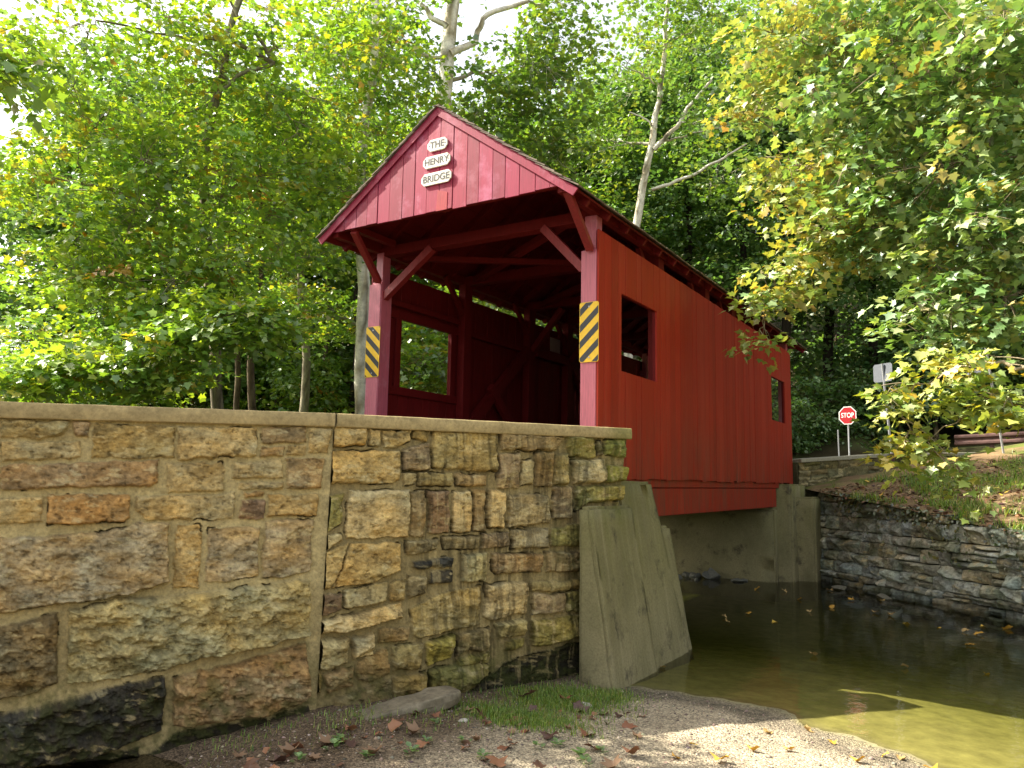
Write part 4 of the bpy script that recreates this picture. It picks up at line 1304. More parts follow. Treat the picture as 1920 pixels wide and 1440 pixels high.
# near sycamore with large yellow-green leaves, left of the portal
make_tree('sycamore_tree', trunk_from_px([(412, 760, 15), (400, 560, 15), (380, 300, 15.2), (430, 20, 15.4), (470, -160, 15.5)], .13, .05),
          [ell(70, 330, 13.8, 1.15, 43), ell(180, 240, 14, 1.6, 72), ell(330, 330, 14.2, 1.7, 81), ell(130, 500, 13.2, 1.2, 57), ell(400, 170, 15, 1.8, 76),
           ell(160, 100, 14.5, 1.5, 52), ell(270, 560, 13.2, 1.25, 62), ell(480, 330, 15, 1.6, 67), ell(420, 500, 14, 1.3, 57), ell(60, 640, 14.5, 1.0, 38),
           ell(330, 30, 15, 1.7, 52), ell(520, 90, 15.5, 1.7, 57), ell(560, 240, 15.8, 1.4, 48), ell(180, 660, 14, .9, 38), ell(330, 680, 13.6, .75, 28), ell(530, 500, 15, 1.1, 28), ell(20, 90, 12.5, .9, 24), ell(620, 330, 16.2, 1.0, 24), ell(330, 640, 11.8, .6, 42), ell(240, 690, 11.6, .5, 36), ell(500, 610, 12.2, .45, 24), ell(140, 690, 11.4, .6, 36), ell(440, 590, 12, .6, 36), ell(60, 700, 11.3, .5, 30), ell(250, 420, 13.6, 1.4, 57)],
          ('maple', .118, 22, .44, YG, .35), GREY_BARK, 1, 'big sycamore with large sunlit yellow-green leaves filling the view left of the bridge portal', limb_col=lin(150, 140, 118),
          extra_limbs=[([at(515, 118, 15.2), at(430, 80, 14.8), at(340, 62, 14.4), at(180, 38, 14)], .05, .015), ([at(515, 118, 15.2), at(440, 150, 15), at(390, 195, 14.8), at(290, 220, 14.5)], .05, .012), ([at(515, 118, 15.2), at(470, 50, 15.2), at(420, -20, 15.2)], .045, .02)])
make_tree('sycamore_tree', trunk_from_px([(684, 760, 18), (680, 600, 18), (664, 400, 18.2), (690, 150, 18.6), (700, -60, 19)], .20, .08),
          [ell(640, 300, 18, 1.8, 110), ell(700, 160, 18.5, 1.9, 130), ell(600, 430, 18.5, 1.5, 80), ell(640, 60, 18.5, 1.9, 120), ell(590, 600, 19, 1.2, 60), ell(735, 280, 20, 1.2, 50), ell(780, 690, 16.5, .8, 60), ell(835, 640, 18, .9, 60), ell(800, 590, 19, .9, 40), ell(900, 560, 20, 1.0, 50), ell(970, 590, 22, 1.0, 50), ell(840, 720, 18, .8, 40)],
          ('maple', .125, 19, .45, YG, .3), WHITE_BARK, 2, 'sycamore with mottled white trunk standing right beside the left portal post', limb_col=lin(170, 160, 138), bark_mat='bark_white')
make_tree('sycamore_tree', trunk_from_px([(905, 740, 21), (870, 560, 21), (822, 330, 21), (824, 190, 21), (842, 60, 21.2), (850, -120, 21.4)], .30, .17),
          [ell(740, 110, 22, 1.3, 60), ell(950, 150, 22, 1.5, 70), ell(900, 260, 22.5, 1.6, 90), ell(1000, 200, 22.5, 2.0, 120), ell(780, -60, 21, 2, 60), ell(1040, 30, 22.5, 1.2, 40), ell(720, 20, 22, 1.1, 40), ell(1040, 300, 23, 1.5, 80), ell(760, 300, 22, 1.5, 80), ell(1040, 90, 22.5, 1.6, 80)],
          ('maple', .16, 12, .5, MG, .3), WHITE_BARK, 3, 'tall white barked sycamore forking above the roof ridge of the bridge', limb_col=lin(176, 168, 146), bark_mat='bark_white', limb_r=.5,
          extra_limbs=[([at(845, 100, 21), at(895, 75, 21.2), at(905, 30, 21.2), at(990, 2, 21.4)], .10, .06), ([at(838, 50, 21), at(805, 20, 21), at(770, -10, 21)], .08, .05)])
make_tree('sycamore_tree', trunk_from_px([(1180, 520, 27), (1195, 350, 27), (1222, 260, 27), (1235, 180, 27), (1245, 90, 27.2), (1250, 0, 27.4)], .165, .06),
          [ell(1160, 120, 27, 1.9, 60), ell(1300, 60, 27.5, 2.0, 70), ell(1330, 220, 27, 1.7, 45), ell(1130, 260, 28, 1.6, 60), ell(1380, 330, 27, 1.6, 40), ell(1240, -20, 27, 2, 60)],
          ('maple', .16, 12, .5, MG, .3), WHITE_BARK, 4, 'pale sycamore with bare forking white limbs above the right roof slope', limb_col=lin(186, 180, 160), bark_mat='bark_white', limb_r=.5,
          extra_limbs=[([at(1226, 280, 27), at(1265, 240, 26.8), at(1300, 190, 26.6), at(1335, 150, 26.4)], .09, .04), ([at(1222, 356, 27), at(1290, 330, 26.6), at(1350, 300, 26.2), at(1400, 270, 26)], .07, .025), ([at(1232, 240, 27), at(1215, 225, 27), at(1180, 210, 27)], .05, .02), ([at(1240, 265, 27), at(1290, 252, 26.7), at(1370, 235, 26.4)], .04, .015)])

# slim understorey trees whose stems show over the wall
for k, (px, d, r, lab, top) in enumerate([(448, 18.5, .085, 'slim leaning grey tree second from the left of the stems over the wall', -6), (479, 17, .10, 'slim dark trunk third from the left of the stems over the wall', 4),
                                     (572, 22, .15, 'straight grey brown trunk midway between the dark stems and the white sycamore', -4), (612, 27, .11, 'thin dark distant trunk just left of the white sycamore', 3)]):
    make_tree('slim_tree', trunk_from_px([(px, 770, d), (px + top, 560, d), (px + 3 * top, 250, d)], r, r * .5),
              [ell(px - 60, 430, d, 1.5, 60), ell(px + 70, 380, d + .5, 1.5, 60), ell(px, 250, d, 1.7, 70), ell(px - 30, 560, d + 1, 1.1, 40)],
              ('oval', .13, 24, .5, YG, .3), BROWN_BARK if k != 2 else GREY_BARK, 30 + k, lab, group='slim trees behind the sandstone wall')

# big maple leaning in from the right with autumn colour
mt = [(3.1, 13.6, 1.2, .26), (2.7, 13.7, 4, .22), (2.0, 13.4, 7.5, .16), (1.4, 13.0, 11, .08)]
make_tree('maple_tree', mt,
          [ell(1790, 130, 11.5, 1.4, 122), ell(1620, 170, 12.5, 1.35, 108), ell(1500, 70, 13.5, 1.3, 79, FALLY), ell(1880, 300, 11, 1.3, 100), ell(1700, 330, 12, 1.2, 86),
           ell(1580, 320, 13, 1.0, 64, FALLY), ell(1560, 440, 13.2, .85, 54, FALLY), ell(1790, 470, 11.6, .9, 50), ell(1480, 520, 13.2, .62, 30, FALLY), ell(1430, 570, 13.0, .38, 12, FALLY), ell(1425, 630, 13.0, .22, 5, FALLY), ell(1900, 90, 10.5, 1.2, 79), ell(1680, 20, 12.5, 1.4, 86), ell(1470, 330, 14, .8, 36, FALLY), ell(1640, 440, 12.6, .8, 43),
           ell(1880, 560, 11, .8, 43), ell(1760, 600, 11.3, .75, 43), ell(1930, 430, 10.5, 1.0, 57), ell(1420, 190, 14.5, .8, 32, FALLY)],
          ('maple', .132, 13, .36, FALL, .5), GREY_BARK, 5, 'large maple with pale green and yellow autumn leaves overhanging the creek from the right', leaf_mat='leaf_shiny', limb_col=lin(150, 136, 112), limb_r=.10)
make_tree('maple_tree', [(2.4, 11.2, 1.2, .14), (1.9, 11.3, 2.4, .11), (1.2, 11.4, 3.8, .07), (.6, 11.3, 4.6, .04)],
          [ell(1800, 690, 10.3, .62, 34), ell(1690, 740, 10.5, .42, 19), ell(1740, 830, 10.4, .40, 19), ell(1850, 745, 10.0, .42, 19), ell(1900, 760, 9.8, .40, 19), ell(1790, 870, 10.2, .24, 6), ell(1690, 830, 10.6, .22, 5), ell(1815, 900, 10.2, .15, 4)],
          ('maple', .122, 10, .30, YEL, .7), GREY_BARK, 6, 'young maple spray with bright yellow leaves hanging low over the far bank', leaf_mat='leaf_shiny', limb_col=lin(156, 142, 116), limb_r=.16, limb_start=.1)

# forest: four crowns, repeated with their own turn, size and place
def forest_proto(name, pal, seed, h, label, slim):
    r = np.random.default_rng(seed)
    crown = []
    for k in range(15):
        z = h * r.uniform(.22, .98); w = (h * (.26 if not slim else .18)) * math.sin(math.pi * min(.94, .22 + .72 * z / h))
        a = r.uniform(0, 6.28)
        crown.append(((math.cos(a) * w * .75, math.sin(a) * w * .75, z), (h * .13, h * .13, h * .085), 42))
    return make_tree(name, [(0, 0, -1.0, .2), (0.1, 0, h * .4, .16), (0, .1, h * .75, .09), (.1, 0, h * .95, .03)], crown, ('oval', .20, 22, .62, pal, .35), DARK_BARK, seed, label, leaf_mat='leaf_dark', twigs=False)
protos = [forest_proto('forest_tree', DG, 41, 15, 'x', False), forest_proto('forest_tree', MG, 42, 14, 'x', False), forest_proto('forest_tree', DG, 43, 17, 'x', True), forest_proto('forest_tree', [(4, lin(104, 134, 46)), (3, lin(84, 118, 46)), (2, lin(128, 146, 50))], 44, 12, 'x', False)]
FOREST_LABELS = ['dense dark green tree of the wooded hillside behind the bridge', 'mid green bushy tree of the wooded hillside behind the bridge',
                 'tall narrow dark tree of the wooded hillside behind the bridge', 'light green rounded tree of the woods behind the bridge']
spots = []
r = np.random.default_rng(77)
# (px, depth, kind, scale)
for px, d, k, sc in [(1080, 31, 1, 1.0), (1180, 33, 0, 1.05), (1290, 31, 2, 1.0), (1390, 30, 0, .95), (1480, 29, 2, .9), (1560, 31, 0, 1.0), (1650, 30, 1, .95), (1740, 29, 0, 1.0), (1840, 28, 2, 1.0), (1930, 29, 0, 1.0), (2040, 27, 1, 1),
                     (1130, 42, 0, 1.1), (1260, 44, 1, 1.15), (1380, 42, 2, 1.1), (1500, 43, 0, 1.1), (1630, 42, 2, 1.1), (1770, 43, 0, 1.15), (1900, 42, 1, 1.1), (2050, 40, 0, 1.1),
                     (980, 34, 1, .95), (880, 36, 3, 1.0), (780, 33, 1, .95), (690, 31, 3, 1.0), (600, 35, 1, .9), (520, 32, 3, .9), (430, 34, 1, .85), (330, 31, 3, .85), (230, 36, 1, .95), (60, 31, 1, 1.05), (150, 29, 0, 1.15), (250, 30, 1, 1.25), (330, 28, 0, 1.2), (130, 34, 3, .85), (40, 38, 1, .6), (180, 27, 3, .8), (280, 26, 1, .85), (330, 40, 0, 1.2), (440, 41, 1, 1.3), (550, 40, 0, 1.3), (230, 42, 1, 1.05), (140, 45, 0, .9),
                     (930, 46, 0, 1.0), (760, 48, 1, .95), (600, 50, 0, .85), (440, 48, 1, .75), (1050, 50, 1, 1.0), (1210, 56, 0, 1.1), (1420, 56, 1, 1.1), (1600, 58, 0, 1.1), (1800, 58, 1, 1.1),
                     (650, 26, 3, .8), (740, 27, 1, .85), (1010, 29, 3, .85), (900, 28, 1, .8)]:
    p = at(px, 900, d)
    spots.append((p[0], p[1], k, sc))
used = set()
for x, y, k, sc in spots:
    z = tz(x, y) - .3
    rz = r.uniform(0, 6.28); sc *= r.uniform(.92, 1.1)
    if k not in used:
        used.add(k); o = protos[k]; o.location = (x, y, z); o.rotation_euler = (0, 0, rz); o.scale = (sc,) * 3
        o['label'] = FOREST_LABELS[k]; o['category'] = 'tree'; o['group'] = 'forest trees %s' % ('dark', 'mid green', 'narrow', 'light green')[k]
    else:
        copy_tree(protos[k], (x, y, z), rz, sc, FOREST_LABELS[k], protos[k]['group'])

# bushes just over the coping and along the far road
def make_bush(seed, pal, kind='oval', size=.10, mat='leaf'):
    rg = np.random.default_rng(seed)
    crown = [((rg.normal(0, .55), rg.normal(0, .55), rg.uniform(.5, 1.7)), (.7, .7, .5), 26) for k in range(7)]
    return make_tree('bush', [(0, 0, -.2, .05), (.05, 0, .7, .04), (0, .05, 1.3, .02)], crown, (kind, size, 20, .34, pal, .3), BROWN_BARK, seed, 'x', cat='bush', leaf_mat=mat, limb_start=.1)
bp = [make_bush(51, YG), make_bush(52, MG), make_bush(53, DG, mat='leaf_dark')]
BL_ = ['bright yellow green bush showing over the coping left of the portal', 'leafy mid green bush in the undergrowth behind the wall', 'dark leafy shrub along the road at the far end of the bridge']
bused = set()
for px, d, k, sc in [(-20, 13, 0, 1.0), (60, 17, 1, 1.2), (140, 14, 0, .9), (230, 17, 1, 1.2), (300, 19, 0, 1.3), (370, 17, 1, 1.1), (520, 19, 0, 1.2), (560, 25, 1, 1.5), (620, 21, 0, 1.3), (665, 19, 1, 1.0), (745, 21, 0, 1.3), (800, 22, 1, 1.4), (430, 23, 1, 1.5), (860, 26, 1, 1.5), (330, 26, 0, 1.8), (200, 27, 1, 1.8), (450, 25, 0, 1.7), (510, 24, 0, 1.6), (560, 28, 0, 2.0), (610, 25, 0, 1.6), (650, 28, 0, 2.0), (480, 30, 0, 2.2), (390, 29, 0, 2.1), (60, 27, 1, 1.6),
                     (1500, 27, 2, 1.2), (1540, 28.5, 2, 1.6), (1620, 28, 2, 1.5), (1690, 27.5, 2, 1.4), (1760, 27, 2, 1.5), (1830, 26.5, 2, 1.5), (1900, 26, 2, 1.5), (1970, 25, 2, 1.5), (1580, 31, 2, 2.0), (1720, 31, 2, 2), (1860, 30, 2, 2), (1530, 34, 2, 2.6), (1610, 35, 2, 2.6), (1690, 34.5, 2, 2.6), (1770, 35, 2, 2.6), (1850, 34, 2, 2.6), (1930, 34, 2, 2.6), (1570, 39, 2, 3), (1670, 39, 2, 3), (1780, 39, 2, 3)]:
    p = at(px, 900, d); z = tz(p[0], p[1])
    if k == 2: z = float(bank_z(np.array(p[0]), np.array(p[1]))[0]) - .1 if p[0] > -3.5 else 2.5
    rz = r.uniform(0, 6.28); sc *= r.uniform(.9, 1.15)
    if k not in bused:
        bused.add(k); o = bp[k]; o.location = (p[0], p[1], z); o.rotation_euler = (0, 0, rz); o.scale = (sc,) * 3
        o['label'] = BL_[k]; o['category'] = 'bush'; o['group'] = ('bright bushes behind the coping', 'green bushes behind the wall', 'dark shrubs along the far road')[k]
    else:
        copy_tree(bp[k], (p[0], p[1], z), rz, sc, BL_[k], bp[k]['group'])

# roadside tree left of the frame: its shade falls across the gravel and its lowest spray hangs into the corner of the view
make_tree('roadside_tree', [(-11.6, 1.2, 2.2, .22), (-11.5, 1.2, 5, .18), (-11.2, 1.4, 8, .1), (-11, 1.5, 10, .05)],
          [((-9.6, 1.9, 7.6), (1.3, 1.5, .9), 70), ((-10.6, .6, 9.0), (1.7, 1.7, 1.1), 90), ((-11.5, 2.2, 8.4), (1.5, 1.5, 1.0), 70), ((-8.9, .2, 8.2), (1.2, 1.3, .8), 60), ((-9.8, -1.2, 8.0), (1.6, 1.6, 1.0), 80), ((-8.2, -1.6, 7.6), (1.3, 1.3, .8), 50), (at(-60, 110, 9.5), (.8, .8, .5), 30), (at(-10, 130, 9.5), (.4, .4, .3), 9)],
          ('maple', .15, 14, .42, YG, .35), GREY_BARK, 61, 'roadside tree whose dark lowest spray hangs into the upper left corner', limb_col=lin(90, 80, 64))

# ------------------------------------------------------------------ far bank: signs, guardrail, posts
def pole(mb, p0, p1, r=.028): mb.tube([p0, p1], [r, r], 10)
VIEW = Vector((0.40, -0.916, 0)).normalized()
# STOP sign
c = at(1589, 779, 23); gz = float(bank_z(np.array(c[0]), np.array(c[1]))[0]) if c[0] > -3.7 else 2.6
st = empty('stop_sign', (c[0], c[1] + .04, 2.55))
tag(st, 'red octagonal STOP sign on a thin galvanised post beyond the far end of the bridge', 'stop sign')
fx = math.atan2(-.52 * .6, .85)                            # plate turned a little towards the road
Rz = Matrix.Rotation(-.30, 4, 'Z')
def oct_(r, y): return [Vector(c) + Rz @ Vector((math.cos(math.pi / 8 + k * math.pi / 4) * r, y, math.sin(math.pi / 8 + k * math.pi / 4) * r)) for k in range(8)]
mb = MB(); mb.prism(oct_(.283, 0), Rz @ Vector((0, .004, 0))); mb.build('plate', M['sign_white'], st)
mb = MB(); mb.prism(oct_(.258, -.002), Rz @ Vector((0, .0018, 0))); mb.build('red_face', M['sign_red'], st)
t = text_obj('lettering', 'STOP', .20, M['sign_white'], st, tuple(Vector(c) + Rz @ Vector((0, -.004, 0))), (math.pi / 2, 0, -.30), .0015, .80)
mb = MB(); pole(mb, (c[0] + .01, c[1] + .03, 2.4), (c[0] + .01, c[1] + .03, c[2] + .2), .022); mb.build('post', M['galv'], st)
# thin stake beside it
p = at(1574, 858, 22.5); q = at(1571, 806, 22.5)
mb = MB(); mb.bar((p[0], p[1], 2.4), tuple(q), .035, .02); o = mb.build('marker_stake', M['galv'], None, .003)
tag(o, 'thin pale wooden marker stake just left of the STOP sign post', 'stake')
# back of a road sign on a leaning pole
c2 = at(1655, 699, 21.5)
sb = empty('road_sign', (c2[0], c2[1], 2.6))
tag(sb, 'grey back of a rounded road sign on a leaning pole, half hidden by leaves', 'road sign')
Rv = Matrix.Rotation(-.62, 4, 'Z')
def plate(cx, w, h, ch, th=.004):
    pts = [(-w + ch, -h), (w - ch, -h), (w, -h + ch), (w, h - ch), (w - ch, h), (-w + ch, h), (-w, h - ch), (-w, -h + ch)]
    return [Vector(cx) + Rv @ Vector((a, 0, b)) for a, b in pts]
mb = MB(); mb.prism(plate(c2, .315, .25, .05), Rv @ Vector((0, .005, 0))); mb.build('plate', M['sign_back'], sb, .001)
mb = MB(); tp = at(1654, 682, 21.47); bt = at(1668, 815, 21.47)
dn = (bt - tp) / np.linalg.norm(bt - tp)
pole(mb, tuple(tp), tuple(tp + dn * 3.0), .03); mb.build('pole', M['galv'], sb)
c3 = at(1828, 688, 20)
sb2 = empty('road_sign', (c3[0], c3[1], 2.8))
tag(sb2, 'grey square back of a sign behind the yellow maple leaves above the guardrail', 'road sign')
mb = MB(); mb.prism(plate(c3, .26, .2, .03), Rv @ Vector((0, .005, 0))); mb.build('plate', M['sign_back'], sb2, .001)
tp = at(1848, 650, 20.05); bt = at(1882, 852, 20.05)
mb = MB(); pole(mb, tuple(tp), tuple(bt + (bt - tp) * .15), .028); mb.build('pole', M['galv'], sb2)
# guardrail
g0 = at(1790, 826, 23.0); g1 = at(2080, 812, 20.5)
gr = empty('guardrail', tuple(g0 - np.array([0, 0, .7])))
tag(gr, 'rusty brown steel guardrail along the road above the grassy far bank', 'guardrail')
gd = Vector(g1 - g0); gn = Vector((gd.y, -gd.x, 0)).normalized()
prof = [(0.0, .16), (.05, .12), (.05, .07), (0.0, .02), (0.0, -.02), (.05, -.07), (.05, -.12), (0.0, -.16)]
mb = MB()
pr = [Vector(g0) + gn * a + Vector((0, 0, b)) for a, b in prof] + [Vector(g0) + gn * (a - .006) + Vector((0, 0, b)) for a, b in prof[::-1]]
mb.prism(pr, gd); mb.build('rail', M['rail'], gr)
for px, d in ((1864, 22.3), (1990, 21.2)):
    f_ = (px - 1790) / 290.0
    p = Vector(g0) + gd * f_ - gn * .09
    mb = MB(); mb.box((p.x - .06, p.y - .08, p.z - 1.1), (p.x + .06, p.y + .08, p.z + .2)); mb.build('post', M['rail'], gr, .008)
p = at(1674, 882, 20.5)
mb = MB(); mb.box((p[0] - .05, p[1] - .05, p[2] - .4), (p[0] + .05, p[1] + .05, p[2] + .44)); o = mb.build('guide_post', M['rail'], None, .01)
tag(o, 'short brown wooden post standing in front of the far parapet', 'post')

# ------------------------------------------------------------------ rocks and slab
def rock_mesh(name, seed, sx, sy, sz, col, sub=4):
    bm = bmesh.new(); bmesh.ops.create_icosphere(bm, subdivisions=sub, radius=1.0)
    v = np.array([q.co for q in bm.verts]); f = np.array([[q.index for q in p.verts] for p in bm.faces]); bm.free()
    rg = np.random.default_rng(seed)
    for k in range(13):                                     # knock flat faces into it
        n = rg.normal(0, 1, 3); n /= np.linalg.norm(n); h = rg.uniform(.38, .72)
        d = v @ n - h
        v = v - n * np.clip(d, 0, None)[:, None] * .9
    w = fbm(v[:, 0] * 3 + seed, v[:, 1] * 3 + v[:, 2] * 2, 4) - .5
    v = v * (1 + .14 * w)[:, None] * np.array([sx, sy, sz])
    c = np.array(col) * (.7 + .6 * fbm(v[:, 0] * 9 + seed, v[:, 1] * 9 + v[:, 2] * 7, 4))[:, None]
    return arr_mesh(name, v, f, M['rock'], c, False)
ROCKS = [(1290, 1072, .22, .16, .12), (1318, 1070, .16, .12, .10), (1348, 1072, .30, .2, .19), (1366, 1066, .26, .18, .16), (1384, 1082, .30, .16, .07), (1272, 1078, .14, .12, .10), (1305, 1080, .12, .1, .07), (1335, 1064, .2, .14, .13), (1412, 1076, .12, .1, .05)]
for k, (px, py, a, b, h) in enumerate(ROCKS):
    p = on_z(px, py + 8, 0.0)
    o = add_mesh('rock', rock_mesh('rock', 100 + k, a, b, h, lin(104, 104, 96)))
    o.location = (p[0], min(p[1], 18.0), h * .25); o.rotation_euler = (0, 0, k * 1.3)
    tag(o, 'grey angular creek rock lying in the water below the far bearing wall', 'rock', 'rocks under the bridge')
for k, (px, py, a, b, h) in enumerate([(1575, 1104, .2, .16, .07), (1655, 1120, .22, .18, .10)]):
    p = on_z(px, py, 0.02)
    o = add_mesh('rock', rock_mesh('rock', 130 + k, a, b, h, lin(112, 108, 92)))
    o.location = (p[0], p[1], h * .3); o.rotation_euler = (0, 0, k * 2.1)
    tag(o, 'fallen grey stone lying at the waterline of the dry stone wall', 'rock', 'fallen stones along the dry stone wall')
def slab_mesh(p, q, w, h, seed):
    p = np.array(p, float); q = np.array(q, float); d = (q - p); L = np.hypot(d[0], d[1]); d /= np.linalg.norm(d)
    n = np.array([d[1], -d[0], 0])
    nu, nv = 60, 22
    a = np.linspace(0, 1, nu)[:, None]; b = np.linspace(0, 2 * math.pi, nv)[None]
    def se(t): return np.sign(t) * np.abs(t) ** .22
    taper = (1 - np.abs(2 * a - 1) ** 9)
    y = se(np.cos(b)) * w / 2 * taper; z = se(np.sin(b)) * h / 2 * taper
    w_ = fbm(a * L * 7 + seed, b * 1.2 + 0 * a, 4) - .5
    P = p + (q - p) * a[..., None] + n * (y * (1 + .25 * w_))[..., None] + np.array([0, 0, 1.0]) * (z + .03 * w_)[..., None]
    c = lin(126, 116, 96) * (.65 + .7 * fbm(a * L * 12 + 0 * b, b * 3 + 0 * a + seed, 4))[..., None]
    return arr_mesh('stone_slab', P.reshape(-1, 3), grid_faces(nu, nv)[:, ::-1].copy(), M['rock'], c.reshape(-1, 3), True)
o = add_mesh('stone_slab', slab_mesh((-4.62, 4.95, .13), (-4.20, 5.98, .26), .30, .13, 3))
tag(o, 'long flat grey stone slab half sunk in the gravel at the foot of the wall', 'slab')
for k, (px, py, s_) in enumerate([(612, 1392, .05), (1100, 1300, .07), (868, 1350, .04)]):
    p = on_z(px, py, .17)
    o = add_mesh('stone', rock_mesh('stone', 160 + k, s_ * 1.4, s_, s_ * .6, lin(176, 170, 156), 3)); o.location = (p[0], p[1], float(gravel_z(np.array(p[0]), np.array(p[1]))) + s_ * .2)
    tag(o, ['small white stone among brown leaves at the joint of the wall', 'pale stone in the grass touching the concrete buttress', 'small pale stone beside the end of the flat slab'][k], 'stone')

# ------------------------------------------------------------------ leaves on the ground and on the water
def dead_leaf(name, col, seed, size):
    rg = np.random.default_rng(seed)
    v, f, c = leaf_arrays(np.zeros((1, 3)), np.array([[0, 0, 1.0]]), np.array([[0, 1.0, 0]]), np.array([size]), np.array([col]), 'maple', fold=.35, curl=-.25, rng=rg)
    v[:, 1] -= size * .4
    v[:, 2] += size * (.12 * np.sin(v[:, 0] / size * 5 + seed) + .10 * np.cos(v[:, 1] / size * 6 + seed * 2))
    v[:, 2] -= v[:, 2].min()
    return arr_mesh(name, v, f, M['leaf_dead'], c)
BROWN = [lin(138, 94, 70), lin(110, 80, 62), lin(152, 108, 78), lin(90, 66, 56), lin(140, 112, 86)]
GOLD = [lin(206, 170, 70), lin(196, 150, 60), lin(180, 150, 96)]
lp = {}
def scatter(px, py, z, col_k, pal, size, label, group, rg):
    key = (group, col_k)
    P = on_z(px, py, z)
    if key not in lp:
        lp[key] = dead_leaf('fallen_leaf', pal[col_k], 7 * col_k + len(group), 1.0)
    o = bpy.data.objects.new('fallen_leaf', lp[key]); COL.objects.link(o)
    zz = max(float(gravel_z(np.array(P[0]), np.array(P[1]))), 0.0) if z > 0.01 else 0.0
    o.location = (P[0], P[1], zz + .003)
    o.scale = (size, size, size * rg.uniform(.7, 1.3))
    o.rotation_euler = (rg.normal(0, .16), rg.normal(0, .16), rg.uniform(0, 6.28))
    tag(o, label, 'leaf', group)
rg = np.random.default_rng(9)
G1 = 'brown leaves on the shaded gravel'; L1 = 'curled reddish brown leaf lying on the shaded gravel below the sandstone wall'
for px, py in [(740, 1372), (775, 1378), (890, 1382), (950, 1395), (545, 1415), (610, 1398), (640, 1395), (660, 1402), (560, 1400), (590, 1425), (790, 1330), (900, 1335), (880, 1325), (1000, 1320), (1060, 1290), (1080, 1298), (1090, 1310), (1130, 1315), (1100, 1365), (1110, 1395), (1180, 1345), (1185, 1405), (1150, 1430), (930, 1430), (700, 1420), (1010, 1430), (520, 1430), (470, 1432), (1030, 1372), (990, 1285)]:
    scatter(px, py, .18, int(rg.integers(5)), BROWN, rg.uniform(.09, .16), L1, G1, rg)
for k in range(64):
    t_ = rg.random(); px = 430 + 780 * t_ + rg.normal(0, 30); base = np.interp(px, [400, 600, 850, 1090, 1250], [1405, 1375, 1335, 1300, 1322])
    scatter(px, base + abs(rg.normal(0, 45)), .16, int(rg.integers(5)), BROWN, rg.uniform(.035, .10), L1, G1, rg)
G2 = 'golden leaves on the sunlit gravel'; L2 = 'golden yellow leaf lying on the sunlit edge of the gravel bank'
for px, py in [(1412, 1408), (1265, 1428), (1440, 1365), (1515, 1358), (1560, 1380), (1660, 1405), (1690, 1408), (1745, 1430), (1300, 1400), (1480, 1400), (1610, 1420), (1350, 1432)]:
    scatter(px, py, .08, int(rg.integers(3)), GOLD, rg.uniform(.06, .12), L2, G2, rg)
G3 = 'pale leaves floating on the creek'; L3 = 'pale yellow leaf floating on the dark creek water'
for px, py in [(1525, 1230), (1697, 1253), (1243, 1253), (1358, 1158), (1362, 1168), (1404, 1152), (1452, 1167), (1518, 1148), (1556, 1108), (1596, 1126), (1655, 1128), (1672, 1155), (1640, 1150), (1810, 1185), (1842, 1175), (1890, 1180), (1835, 1190), (1848, 1264), (1500, 1125), (1470, 1110), (1560, 1140), (1700, 1170), (1760, 1178), (1420, 1106), (1820, 1211)]:
    scatter(px, py, 0.0, int(rg.integers(3)), GOLD, rg.uniform(.07, .13), L3, G3, rg)

# pebbles, grass, litter: nobody could count them
def scatter_mesh(name, P, rad, cols, mat, flat=.6, rgn=None):
    base = np.array([(1, 0, 0), (-1, 0, 0), (0, 1, 0), (0, -1, 0), (0, 0, 1), (0, 0, -1)], float)
    fc = np.array([(0, 2, 4), (2, 1, 4), (1, 3, 4), (3, 0, 4), (2, 0, 5), (1, 2, 5), (3, 1, 5), (0, 3, 5)])
    n = len(P)
    j = rgn.uniform(.6, 1.2, (n, 6, 1))
    th = rgn.uniform(0, 6.28, n); cs, sn = np.cos(th), np.sin(th)
    b = base[None] * j * np.array([1, .75, flat])
    b = np.stack([b[..., 0] * cs[:, None] - b[..., 1] * sn[:, None], b[..., 0] * sn[:, None] + b[..., 1] * cs[:, None], b[..., 2]], -1)
    v = P[:, None] + b * rad[:, None, None]
    f = (np.arange(n)[:, None, None] * 6 + fc[None]).reshape(-1, 3)
    return arr_mesh(name, v.reshape(-1, 3), f, mat, np.repeat(cols[:, None], 6, 1).reshape(-1, 3))
n = 9000
x = rg.uniform(-5.4, 1.5, n); y = rg.uniform(2.6, 8, n)
wallx = np.interp(y, [3, 5, 7.9], [-6.2, -4.95, -3.95])
k = inside_land(x, y) & (x > wallx + .05)
x, y = x[k], y[k]
P = np.stack([x, y, gravel_z(x, y) + .002], -1)
prad = np.exp(rg.normal(-4.75, .45, len(x))); prad[:260] = rg.uniform(.012, .034, 260)
pc = pick_cols(len(x), [(4, lin(150, 134, 116)), (3, lin(120, 104, 94)), (2, lin(186, 172, 150)), (1, lin(92, 80, 74))], rg)
o = add_mesh('pebbles', scatter_mesh('pebbles', P, prad, pc, M['rock'], .55, rg)); tag(o, kind='stuff')

